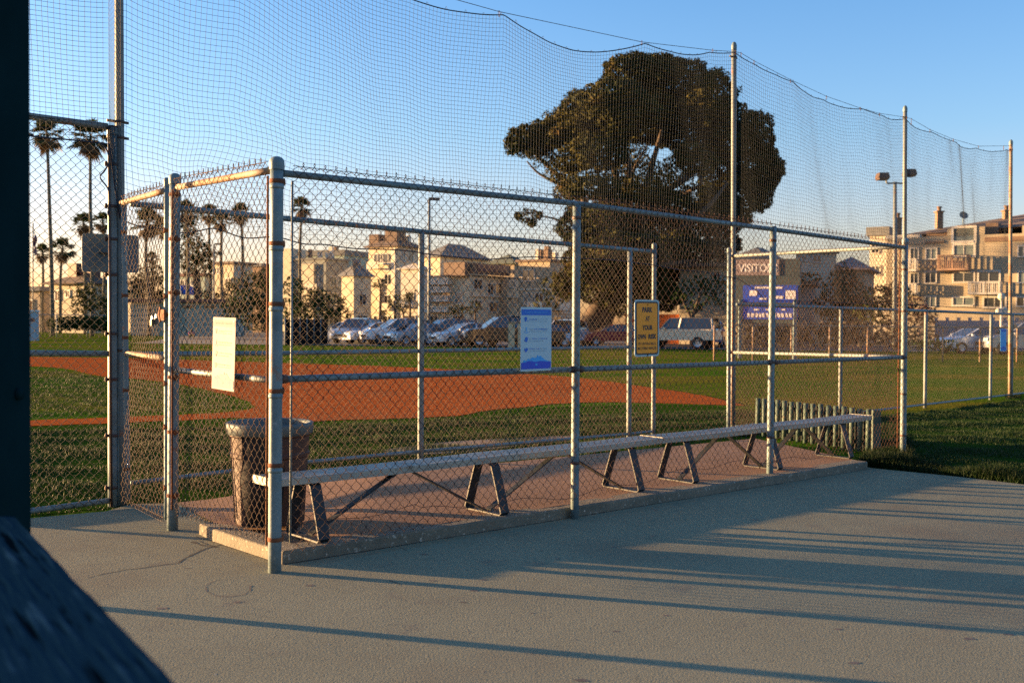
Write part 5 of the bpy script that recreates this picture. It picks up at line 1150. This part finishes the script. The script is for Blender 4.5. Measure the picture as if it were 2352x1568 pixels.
for face, x0, x1 in (('L', 1030, 1078), ('R', 1078, 1160)): b.panel(face, x0, 604, x1, 634, .9, m_broof, 'mansard_roof')
b.panel('R', 1084, 606, 1156, 628, 1.0, m_solar, 'solar_panel', d0=.85)
for y in (641, 659, 680, 704): b.balcony('L', 984, y, 1040, y+9, 1.0)
grid(b, 'L', seed=6, gap=1.9)
wins(b, 'R', [(1088, 642, 1106, 664), (1120, 652, 1132, 676), (1138, 652, 1150, 674), (1090, 690, 1104, 706), (1124, 694, 1142, 716), (1170, 645, 1182, 660), (1196, 645, 1210, 660), (1176, 684, 1190, 700), (1222, 646, 1236, 662), (1216, 690, 1232, 706)])
b.panel('R', 1160, 618, 1262, 634, .2, m_tan, 'parapet'); b.panel('R', 1080, 680, 1260, 684, .25, m_pale, 'cornice'); b.panel('R', 1150, 640, 1160, 735, .3, m_tan, 'pilaster')
b = House('apartment_building', 'slate-roofed building rising behind the solar panel flats', 1010, 160, 590, 970, 1120, 38, m_cream); b.hip_roof(2.4, .6, m=m_roof, ins=4); clutter(b, 8, 3)
b = House('apartment_building', 'tan apartment building with a chimney between the poster and the huge tree', 1262, 126, 600, 1190, 1318, 36, m_tan); b.flat_roof(.3, .3, m_broof); grid(b, 'L', seed=7, gap=1.9); grid(b, 'R', seed=77); clutter(b, 7, 5)
b.box(1.0, 2.2, 1, 2, b.top, b.top+1.6, m_brown, 'chimney')
b = House('house', 'green-roofed house showing between the posts above the poster', 1180, 150, 606, 1120, 1215, 30, m_tan); b.hip_roof(1.6, .5, m=mat('green_grey_roof', (.13,.15,.10), (.10,.12,.08), 2, .95))
# --- left side
b = House('sports_hut', 'long low pale teal hut with a red-brown roof edge behind the gate', 522, 96, 695, 300, 560, 9, m_teal); b.flat_roof(.5, .35, m_redroof); b.panel('L', 330, 700, 352, 762, .05, m_pale, 'door'); b.panel('L', 420, 702, 444, 706, .2, m_glass, 'vent'); b.panel('L', 470, 702, 494, 706, .2, m_glass, 'vent')
b = House('house', 'cream two-storey house among shrubs above the pale hut', 536, 128, 606, 492, 580, 32, m_cream); b.flat_roof(.4, .3, m_broof); wins(b, 'L', [(500, 615, 508, 628), (520, 640, 530, 652)]); wins(b, 'R', [(548, 615, 556, 628)])
b = House('house', 'brown house at the right of the shrubs left of the thick corner post', 600, 135, 612, 556, 640, 30, m_brown); b.flat_roof(.4, .4, m_roof); wins(b, 'L', [(562, 622, 572, 640)], glass=m_curt)
b = House('house', 'white-walled houses half hidden by the dark drooping tree', 470, 138, 634, 405, 505, 26, m_teal); b.flat_roof(.3, .4, m_redroof); wins(b, 'L', [(415, 645, 424, 655), (440, 645, 450, 655)])
b = House('house', 'cream house with a brown gabled roof and rooftop boxes behind the blank sign', 200, 112, 652, 120, 258, 28, m_cream); b.hip_roof(1.5, .8, m=m_broof, ins=2.5); wins(b, 'L', [(128, 668, 138, 690), (152, 668, 160, 682), (176, 665, 186, 678)]); wins(b, 'R', [(210, 660, 222, 674), (232, 660, 240, 674)])
b.box(3, 4.4, 1, 2.4, b.top+.8, b.top+2.4, M['band'], 'rooftop_box'); b.box(-1.5+2.2, 2.0, 1, 2.4, b.top+.6, b.top+2.3, M['band'], 'rooftop_box')
b = House('house', 'grey-roofed beach house at the far left edge beside the flag', 92, 118, 668, 20, 118, 24, m_tan); b.flat_roof(.5, .5, m_roof); wins(b, 'L', [(60, 690, 76, 712)])
b = House('house', 'small cream houses seen between the net pole and the gate', 300, 124, 652, 255, 330, 30, m_cream); b.flat_roof(.3, .4, m_broof); wins(b, 'L', [(262, 662, 270, 672), (280, 662, 288, 672), (264, 690, 272, 700)])
# blue tarpaulin over a stack beside the hut
p = at(437, 676, 118); tp = empty('tarpaulin', (p.x, p.y, 0), 0, 'blue tarpaulin canopy behind the hut roof', 'tarpaulin'); mb = MB(); k = 118/F
c0 = [at(414, 655, 117), at(436, 655, 119), at(462, 672, 120), at(456, 676, 116), at(416, 674, 115)]
mb.add([tuple(q) for q in c0]+[(q.x, q.y, q.z-.12) for q in c0], [(0, 1, 2, 3, 4), (9, 8, 7, 6, 5)]+[(i, i+5, (i+1) % 5+5, (i+1) % 5) for i in range(5)]); mb.build('sheet', mat('blue_tarpaulin', (.02,.05,.30), (.015,.04,.22), 2, .6), tp)
mb = MB()
for q in (c0[0], c0[2], c0[3], c0[4]): mb.tubes(np.array([(q.x, q.y, 0), (q.x, q.y, q.z-.05)]), .04, 6)
mb.build('frame', M['galv'], tp)

# ================================================================== scoreboard
q = at(1770, 700, 44); SBn = Vector((-.42, -.907, 0)).normalized()
def sbp(px, py): return vplane(px, py, q, SBn)
sb = empty('scoreboard', (q.x, q.y, 0), 0, 'field scoreboard with a VISITORS panel and two blue banners beyond the far fence', 'scoreboard')
def sbox(x0, y0, x1, y1, d, m, name, parent, dd=.06):
    pl = Plate(sbp(x0, y0), sbp(x1, y0), sbp(x0, y1)); mb = MB(); pl.poly(mb, [(0, 0), (1, 0), (1, 1), (0, 1)], d, 0, back=d-dd); o = mb.build(name, m, parent); return pl, o
m_sbg = mat('scoreboard_grey_green', (.04,.065,.07), (.03,.05,.055), 3, .7); m_vis = mat('faded_pink_panel', (.30,.22,.20), (.26,.19,.18), 4, .7); m_visw = mat('scoreboard_white', (.80,.70,.62), None, rough=.6); m_bb = mat('banner_blue', (.006,.05,.40), None, rough=.6)
sbox(1686, 594, 1838, 740, 0, m_sbg, 'board', sb, .25)
pl, o = sbox(1687, 596, 1790, 632, .04, m_vis, 'visitors_panel', sb, .035); mb = MB(); pl.text(mb, 'VISITORS', .09, .27, .96, .80, .012+.04, 0, .03); mb.build('lettering', m_visw, o)
for (x0, y0, x1, y1) in ((1707, 655, 1833, 694), (1707, 704, 1833, 733)):
    pl, o = sbox(x0, y0, x1, y1, .04, m_bb, 'blue_banner', sb, .035); mb = MB(); rr = np.random.default_rng(int(y0))
    if y0 < 700:
        for u0, u1, v0, v1 in ((.12, .26, .30, .62), (.22, .48, .08, .20), (.55, .72, .08, .2), (.78, .96, .30, .80), (.60, .74, .62, .78), (.30, .44, .74, .84)): pl.poly(mb, [(u0, v0), (u1, v0), (u1, v1), (u0, v1)], .052)
    else:
        u = .08
        while u < .93: w_ = rr.uniform(.035, .06); pl.poly(mb, [(u, .52), (u+w_, .52), (u+w_, .84), (u, .84)], .052); u += w_+rr.uniform(.012, .03)
        for u0, u1 in ((.2, .3), (.42, .5), (.7, .78)): pl.poly(mb, [(u0, .18), (u1, .18), (u1, .3), (u0, .3)], .052)
    mb.build('print', m_visw, o)
for x in (1700, 1826): p = sbp(x, 740); mb = MB(); mb.bar((p.x, p.y, 0), (p.x, p.y, p.z+1), .15, .15, up=(1, 0, 0)); mb.build('leg', M['galv'], sb)

# ================================================================== lamps, flag
def lamp(label, bx, Y, top, kind):
    g = at(bx, 745, Y); g.z = 0; t = at(bx, top, Y); k = Y/F
    r = empty('street_lamp', g, 0, label, 'lamp', None); mb = MB()
    if kind == 'flood':
        mb.tubes(np.array([tuple(g), tuple(g.lerp(t, .5)), tuple(t)]), [[.16, .13, .10]], 10, cap=True); mb.build('lamp_post', M['galv2'], r)
        for s, (hx, hy) in ((-1, (2027, 404)), (1, (2089, 396))):
            e = at(hx, hy, Y); a = at(2056+s*18, 421, Y); mb = MB(); mb.tubes(np.array(smooth_px([tuple(at(2056, 420, Y)), tuple(a), tuple(at(2056+s*20, 412, Y)), tuple(at(2056+s*21, 405, Y))])), .05, 6); arm = mb.build('arm', M['galv2'], r)
            mb = MB(); w = 13*k; mb.box((e.x, e.y, e.z), (w*2, .7, .32), taper=.8); mb.box((e.x, e.y, e.z-.2), (w*1.7, .6, .1)); mb.build('lamp_head', M['band'], r)
    elif kind == 'cobra':
        mb.tubes(np.array([tuple(g), tuple(t)]), [[.12, .08]], 8, cap=True); mb.build('lamp_post', M['galv2'], r)
        mb = MB(); e = at(bx+8, top-2, Y); mb.tubes(np.array([tuple(t), tuple(e)]), .04, 6); mb.box((e.x+.1, e.y, e.z-.03), (.7, .3, .16)); mb.build('lamp_head', M['band'], r)
    else:
        mb.tubes(np.array([tuple(g), tuple(t)]), [[.09, .05]], 8, cap=True); mb.build('lamp_post', m_frame, r)
        for (hx, hy, rr) in ((2300, 681, 8), (2293, 714, 6), (2308, 713, 6)):
            e = at(hx, hy, Y); R_p = rr*k; mb = MB(); mb.lathe([(R_p*math.sin(t_), -R_p*math.cos(t_)*1.15) for t_ in np.linspace(.05, 3.1, 9)], tuple(e), 14); mb.tubes(np.array([tuple(e-Vector((0, 0, R_p*1.2))), (at(2300, hy+12, Y).x, e.y, e.z-R_p*1.8)]), .03, 5); mb.build('globe', m_pale, r)
lamp('tall twin-headed floodlight in front of the big apartment block', 2056, 60, 418, 'flood')
lamp('tall slim street lamp rising above the middle dugout post', 986, 66, 458, 'cobra')
lamp('street lamp among the palms left of the thick corner post', 491, 104, 562, 'cobra')
lamp('pale lamp with three globes behind the far fence at the right', 2300, 56, 690, 'globe')
# orange banner pole with small flag
g = at(75, 745, 95); g.z = 0; fl = empty('flag_pole', g, 0, 'thin flag pole with a limp blue and red flag at the far left', 'flag pole'); t = at(76, 512, 95); mb = MB(); mb.tubes(np.array([tuple(g), tuple(t)]), .06, 6, cap=True); mb.build('pole', M['galv2'], fl)
mb = MB(); V = []
for i in range(9):
    for j in range(4): a = at(77+j*2.3+math.sin(i)*.5, 532+i*6+j*3, 95); V.append((a.x, a.y+.15*math.sin(i*1.3+j*2), a.z))
mb.add(V, [(i*4+j, (i+1)*4+j, (i+1)*4+j+1, i*4+j+1) for i in range(8) for j in range(3)]); mb.build('flag', mat('blue_flag', (.03,.10,.22), (.16,.03,.05), 1.5, .8), fl)
# white notice box at far left
g = at(78, 760, 70); wb = empty('portable_toilet', (g.x, g.y, 0), 0, 'pale blue-white booth standing on the grass at the far left', 'booth'); z1 = at(78, 716, 70).z; mb = MB(); mb.box((g.x, g.y, z1/2), (.42*1.1, .5, z1)); mb.build('booth_body', mat('pale_blue_plastic', (.25,.34,.40), None, rough=.5), wb); mb = MB(); mb.box((g.x, g.y, z1+.06), (.6, .62, .12), taper=.8); mb.build('booth_roof', m_frame, wb); mb = MB(); mb.box((g.x, g.y-.26, z1*.72), (.3, .03, .25)); mb.build('vent_panel', m_redroof, wb)
# distant outfield fence posts and rails (left and along the car park)
def farfence(label, pts, z, npost, mm=None, seed=0, meshw=True):
    r = empty('field_fence', pts[0], 0, label, 'fence'); a, b = pts; mm = mm or M['galv']
    for i in range(npost+1): p = a.lerp(b, i/npost); mb = MB(); mb.tubes(np.array([(p.x, p.y, 0), (p.x, p.y, z)]), .04, 6, cap=True); mb.build('post', mm, r)
    mb = MB(); mb.tubes(np.array([(a.x, a.y, z), (b.x, b.y, z)]), .03, 6); mb.build('top_rail', mm, r)
    if meshw:
        mb = MB(); L = (b-a).length; d = (b-a).normalized(); n = int(L/.35); P = []
        for k in range(n):
            for s in (0, 1): P.append([(a.x+d.x*(k*.35+(.35 if s else 0)+(0 if s == 0 else 0)), a.y+d.y*(k*.35+(.35 if s else 0)), .05), (a.x+d.x*(k*.35+(0 if s else .35)), a.y+d.y*(k*.35+(0 if s else .35)), z)])
        mb.tubes(np.array(P), .008, 3, ref=(0, 1, 0)); mb.build('fence_mesh', M['wire2'], r)
ga, gb_ = G(-20, 776), G(330, 774); farfence('distant low fence on the grass at the far left', (ga, gb_), at(128, 722, ga.y).z, 5)
farfence('low tan rail fence in front of the silver cars at the right', (G(1640, 828), G(2420, 832)), 1.43, 9, M['rustpipe'])
# dark screen fence left of the parked cars
p0, p1 = at(655, 765, 62), at(752, 765, 66); p0.z = p1.z = 0; sf = empty('screen_fence', p0, 0, 'dark screened fence enclosure left of the parked cars', 'fence'); z = at(700, 733, 64).z
for i in range(6):
    a = p0.lerp(p1, i/6); b_ = p0.lerp(p1, (i+1)/6); mb = MB(); mb.bar((a.x, a.y, z/2), (b_.x, b_.y, z/2), .05, z); mb.build('screen_panel', mat('dark_screen', (.006,.009,.010), (.010,.011,.012), 2, .9, spec=0) if i == 0 else bpy.data.materials['dark_screen'], sf)
    mb = MB(); mb.tubes(np.array([(a.x, a.y-.05, 0), (a.x, a.y-.05, z+.1)]), .04, 6, cap=True); mb.build('post', M['galv2'], sf)
for i, x in enumerate((1175, 1197)):
    g = at(x, 745, 57); zt = at(x, 742, 57).z; o = empty('gate_pillar', (g.x, g.y, 0), 0, ('left' if i == 0 else 'right')+' of two short tan pillars in front of the black parked car', 'pillar', 'short tan pillars at the car park'); mb = MB(); mb.box((g.x, g.y, zt/2), (.36, .36, zt)); mb.build('pillar_shaft', m_cream, o); mb = MB(); mb.box((g.x, g.y, zt+.04), (.44, .44, .08)); mb.build('pillar_cap', m_tan, o)

# ================================================================== cars
m_tyre = mat('tyre', (.015,.015,.016), None, rough=.9); m_rimc = mat('alloy_rim', (.35,.36,.37), None, rough=.35, metal=.7); m_cg = mat('car_glass', (.012,.016,.02), None, rough=.05, spec=1.0); m_hl = mat('headlight_lens', (.6,.6,.58), None, rough=.1); m_tl = mat('tail_light', (.35,.01,.01), None, rough=.2)
PROF = {'sedan': dict(L=4.6, W=1.80, body=[(-2.3, .35), (-2.28, .62), (-2.2, .86), (-1.6, .95), (-1.0, .97), (1.1, .93), (1.9, .82), (2.22, .70), (2.3, .5), (2.28, .30)], roof=[(-1.85, .94), (-1.15, 1.38), (-.3, 1.45), (.3, 1.40), (1.15, .93)]),
        'suv': dict(L=4.6, W=1.86, body=[(-2.25, .40), (-2.27, .75), (-2.22, 1.05), (-1.6, 1.08), (0, 1.06), (1.05, 1.04), (1.95, .95), (2.22, .80), (2.28, .55), (2.25, .36)], roof=[(-2.15, 1.06), (-1.9, 1.62), (-.6, 1.72), (.25, 1.66), (1.1, 1.04)]),
        'old_suv': dict(L=4.6, W=1.9, body=[(-2.3, .55), (-2.3, 1.1), (-2.25, 1.15), (0, 1.15), (.75, 1.15), (2.1, 1.08), (2.28, 1.0), (2.3, .6), (2.25, .5)], roof=[(-2.22, 1.14), (-2.12, 1.78), (-.6, 1.82), (.35, 1.78), (.85, 1.14)])}
WH = {'sedan': .32, 'suv': .36, 'old_suv': .38}
def car(kind, label, px, basey, Y, yaw, paint, cat='car', sc=1.0):
    """yaw: heading of the nose, degrees from +X"""
    g = at(px, 760, Y); p = PROF[kind]; W = p['W']; a = rad(yaw); R = Rz(a)*1.0; o = np.array([g.x, g.y, 0.012])
    root = empty('parked_car', (g.x, g.y, .012), 0, label, cat, 'cars in the car park')
    body = np.array(p['body']); roof = np.array(p['roof'])
    def tf(V): return (np.array(V)*sc) @ R.T + o
    # body loft across width
    ys = [(-1, .93, .0), (-.96, .985, .012), (-.8, 1, .02), (0, 1, .045), (.8, 1, .02), (.96, .985, .012), (1, .93, .0)]
    mb = MB(); n = len(body); V = []
    for s, k, dz in ys:
        for x, z in body: V.append((x*k, s*W/2, z+(dz if z > .6 else 0)))
    Fc = [(i*n+j, (i+1)*n+j, (i+1)*n+j+1, i*n+j+1) for i in range(len(ys)-1) for j in range(n-1)]
    Fc += [tuple(range(n)), tuple(range((len(ys)-1)*n, len(ys)*n))[::-1]]
    Fc += [(i*n, i*n+n-1, (i+1)*n+n-1, (i+1)*n) for i in range(len(ys)-1)]
    mb.add(tf(V), Fc); 
    # roof shell
    m = len(roof); V = []
    for s, k in ((-1, .86), (-.8, .94), (0, 1), (.8, .94), (1, .86)):
        for i, (x, z) in enumerate(roof):
            top = i not in (0, m-1); V.append((x*(.97 if abs(s) == 1 and top else 1), s*W/2*(.76 if top else .93), z-(0.04 if abs(s) == 1 and top else 0)))
    mb.add(tf(V), [(i*m+j, (i+1)*m+j, (i+1)*m+j+1, i*m+j+1) for i in range(4) for j in range(1, m-2)])
    mb.build('body', paint, root)
    mb = MB()   # glass house
    V = []
    for s in (-1, 1):
        for i, (x, z) in enumerate(roof):
            top = i not in (0, m-1); V.append((x*.995, s*(W/2*(.755 if top else .92)), z-.012 if top else z+.03))
    mb.add(tf(V), [tuple(range(m)), tuple(range(m, 2*m))[::-1], (0, m, m+1, 1), (m-2, 2*m-2, 2*m-1, m-1)]); mb.build('windows', m_cg, root)
    for s in (-1, 1):
        for (i, j, w) in ((0, 1, .09), (m-1, m-2, .07)):
            q0 = np.array((roof[i][0], s*W/2*.925, roof[i][1]+.02)); q1 = np.array((roof[j][0], s*W/2*.765, roof[j][1]-.02)); q = tf([q0, q1]); mb = MB(); mb.bar(q[0], q[1], w*sc, .03); mb.build('roof_pillar', paint, root)
        xm = -.25; q = tf([(xm, s*W/2*.93, roof[0][1]+.02), (xm-.08, s*W/2*.77, roof[2][1]-.05)]); mb = MB(); mb.bar(q[0], q[1], .09*sc, .03); mb.build('roof_pillar', paint, root)
    wr = WH[kind]
    for x in (-p['L']*.30, p['L']*.315):
        for s in (-1, 1):
            c = tf([(x, s*(W/2-.10), wr)])[0]; Rl = R@np.array([[1, 0, 0], [0, 0, 1], [0, -s, 0]]).T if False else R@np.array([[1, 0, 0], [0, 0, s], [0, -1 if s > 0 else 1, 0]])
            mb = MB(); mb.lathe([(wr*.62, .125), (wr*.92, .12), (wr, .08), (wr, -.09), (wr*.9, -.12), (.01, -.12)], c, 20, R=Rl); w_ = mb.build('wheel', m_tyre, root)
            mb = MB(); mb.lathe([(.01, .10), (wr*.2, .11), (wr*.5, .09), (wr*.62, .127)], c, 14, R=Rl); mb.build('rim', m_rimc, w_)
            # dark wheel arch
    for x in (-p['L']*.30, p['L']*.315):
        for s in (-1, 1):
            mb = MB(); pts = [(x+wr*1.22*math.cos(t), s*(W/2*.985+.012), wr*.98+wr*1.22*math.sin(t)) for t in np.linspace(-.15, math.pi+.15, 12)]; mb.add(tf(pts), [tuple(range(12))]); mb.build('wheel_arch', m_tyre, root)
    for s in (-1, 1):
        zf = body[-3][1]; mb = MB(); q = tf([(body[-3][0]+.02, s*W/2*.74, zf-.02)])[0]; mb.box(q, (.12, .36, .16), R); mb.build('headlight', m_hl, root)
        mb = MB(); q = tf([(body[1][0]+.02, s*W/2*.80, body[2][1]-.16)])[0]; mb.box(q, (.10, .26, .2), R); mb.build('tail_light', m_tl, root)
        mb = MB(); q = tf([(roof[-1][0]-.28, s*(W/2+.07), roof[-1][1]+.06)])[0]; mb.box(q, (.14, .18, .12), R); mb.build('mirror', paint, root)
    mb = MB(); q = tf([(body[-2][0]+.012, 0, body[-2][1]+.02)])[0]; mb.box(q, (.05, W*.5, .16), R); mb.build('grille', m_tyre, root)
    mb = MB(); q = tf([(body[-2][0]+.04, 0, body[-2][1]-.13)])[0]; mb.box(q, (.03, .34, .1), R); mb.build('licence_plate', m_frame, root)
    return root
def paint(n, c, r=.25, mt=.2): return mat(n, c, None, rough=r, metal=mt, coat=.6)
pw_, psil, pblk, pred, pblu, pgry, pcre = paint('white_car_paint', (.50,.54,.60)), paint('silver_car_paint', (.34,.37,.40), mt=.5), paint('black_car_paint', (.015,.015,.02)), paint('red_car_paint', (.28,.02,.03)), paint('blue_car_paint', (.04,.12,.30)), paint('grey_car_paint', (.14,.15,.17), mt=.4), paint('cream_car_paint', (.55,.48,.36), .5, 0)
car('sedan', 'pale silver-blue sedan, leftmost in the row of parked cars', 783, 0, 72, 200, pw_)
car('suv', 'white car second from left, nose pointing to the grass', 822, 0, 69, 250, psil)
car('sedan', 'dark-windowed white sedan third from left in the row', 862, 0, 68, 215, pw_)
car('suv', 'large white sport utility car left of the middle dugout post', 912, 0, 66, 205, pw_)
car('sedan', 'silver hatchback half hidden behind the middle dugout post', 958, 0, 65, 220, psil)
car('suv', 'dark grey car with a pale windscreen right of the middle dugout post', 1022, 0, 66, 205, pgry)
car('sedan', 'pale silver sedan between the two dark cars', 1072, 0, 63, 208, pw_)
car('suv', 'big black car directly left of the short tan pillars', 1150, 0, 62, 196, pblk, sc=1.1)
car('sedan', 'black sedan behind the poster', 1238, 0, 64, 200, pblk)
car('suv', 'blue-white van with red lights just left of the near fence post', 1300, 0, 66, 250, pw_)
car('sedan', 'dark red sedan in front of the huge tree trunk', 1410, 0, 68, 190, pred)
car('old_suv', 'boxy cream white off-road car in front of the orange wall', 1560, 0, 60, 153, pcre, sc=1.02)
car('suv', 'blue car behind the boxy cream car, tail showing', 1628, 0, 66, 255, pblu)
car('sedan', 'silver coupe parked beyond the low fence at the right', 2245, 0, 56, 188, pw_)
car('suv', 'pale silver car at the right edge beyond the low fence', 2340, 0, 55, 186, psil)

# ================================================================== person sitting on the grass by the hut
def person(label, px, py, Y, cloth, face=0):
    g = at(px, py, Y); g.z = 0; r = empty('person', g, 0, label, 'person')
    J = {'pel': (0, 0, .12), 'ch': (0, .04, .40), 'nk': (0, .03, .56), 'hd': (0, .0, .66), 'ht': (0, -.01, .76), 'ls': (-.17, .03, .50), 'le': (-.24, -.12, .32), 'lh': (-.10, -.30, .34), 'rs': (.17, .03, .50), 're': (.25, -.10, .30), 'rh': (.12, -.30, .34),
         'lk': (-.16, -.38, .42), 'la': (-.12, -.66, .07), 'lt': (-.12, -.84, .05), 'rk': (.16, -.36, .42), 'ra': (.12, -.64, .07), 'rt': (.13, -.82, .05)}
    E = [('pel', 'ch'), ('ch', 'nk'), ('nk', 'hd'), ('hd', 'ht'), ('ch', 'ls'), ('ls', 'le'), ('le', 'lh'), ('ch', 'rs'), ('rs', 're'), ('re', 'rh'), ('pel', 'lk'), ('lk', 'la'), ('la', 'lt'), ('pel', 'rk'), ('rk', 'ra'), ('ra', 'rt')]
    rad_ = dict(pel=.15, ch=.15, nk=.055, hd=.095, ht=.07, ls=.065, le=.045, lh=.035, rs=.065, re=.045, rh=.035, lk=.07, la=.05, lt=.035, rk=.07, ra=.05, rt=.035)
    ks = list(J); a = rad(face); Rm = Rz(a)
    me = bpy.data.meshes.new('body'); me.from_pydata([tuple(Rm@np.array(J[k])+np.array(g)) for k in ks], [(ks.index(a_), ks.index(b_)) for a_, b_ in E], [])
    o = bpy.data.objects.new('body', me); col.objects.link(o); md = o.modifiers.new('skin', 'SKIN'); md.use_smooth_shade = True; o.modifiers.new('sub', 'SUBSURF').levels = 1
    for i, k in enumerate(ks): me.skin_vertices[0].data[i].radius = (rad_[k], rad_[k]); me.skin_vertices[0].data[i].use_root = (k == 'pel')
    bpy.context.view_layer.update(); me2 = bpy.data.meshes.new_from_object(o.evaluated_get(bpy.context.evaluated_depsgraph_get())); o.modifiers.clear(); o.data = me2; me2.materials.clear()
    skin = mat('skin', (.35,.2,.13), None, rough=.6); me2.materials.append(skin); me2.materials.append(cloth); me2.materials.append(M['leafdark'])
    for pl_ in me2.polygons:
        c = pl_.center; z = c.z; lc = Rm.T@(np.array(c)-np.array(g)); pl_.material_index = 0 if (z > .55 or (lc[1] < -.22 and z > .3 and abs(lc[0]) < .14)) else (1 if z > .2 and lc[1] > -.2 else (1 if z > .2 and lc[1] > -.14 else 2))
    o.parent = r; o.matrix_parent_inverse = parent_matrix(r).inverted()
    mb = MB(); hp = Rm@np.array((0, .02, .70))+np.array(g); mb.lathe([(.001, .11), (.07, .09), (.105, .03), (.11, -.04), (.09, -.12)], hp, 12); mb.build('hair', M['bark'], r)
person('person in a magenta top sitting on the grass before the pale hut', 440, 766, 84, mat('magenta_cloth', (.30,.02,.10), None, rough=.8), 20)
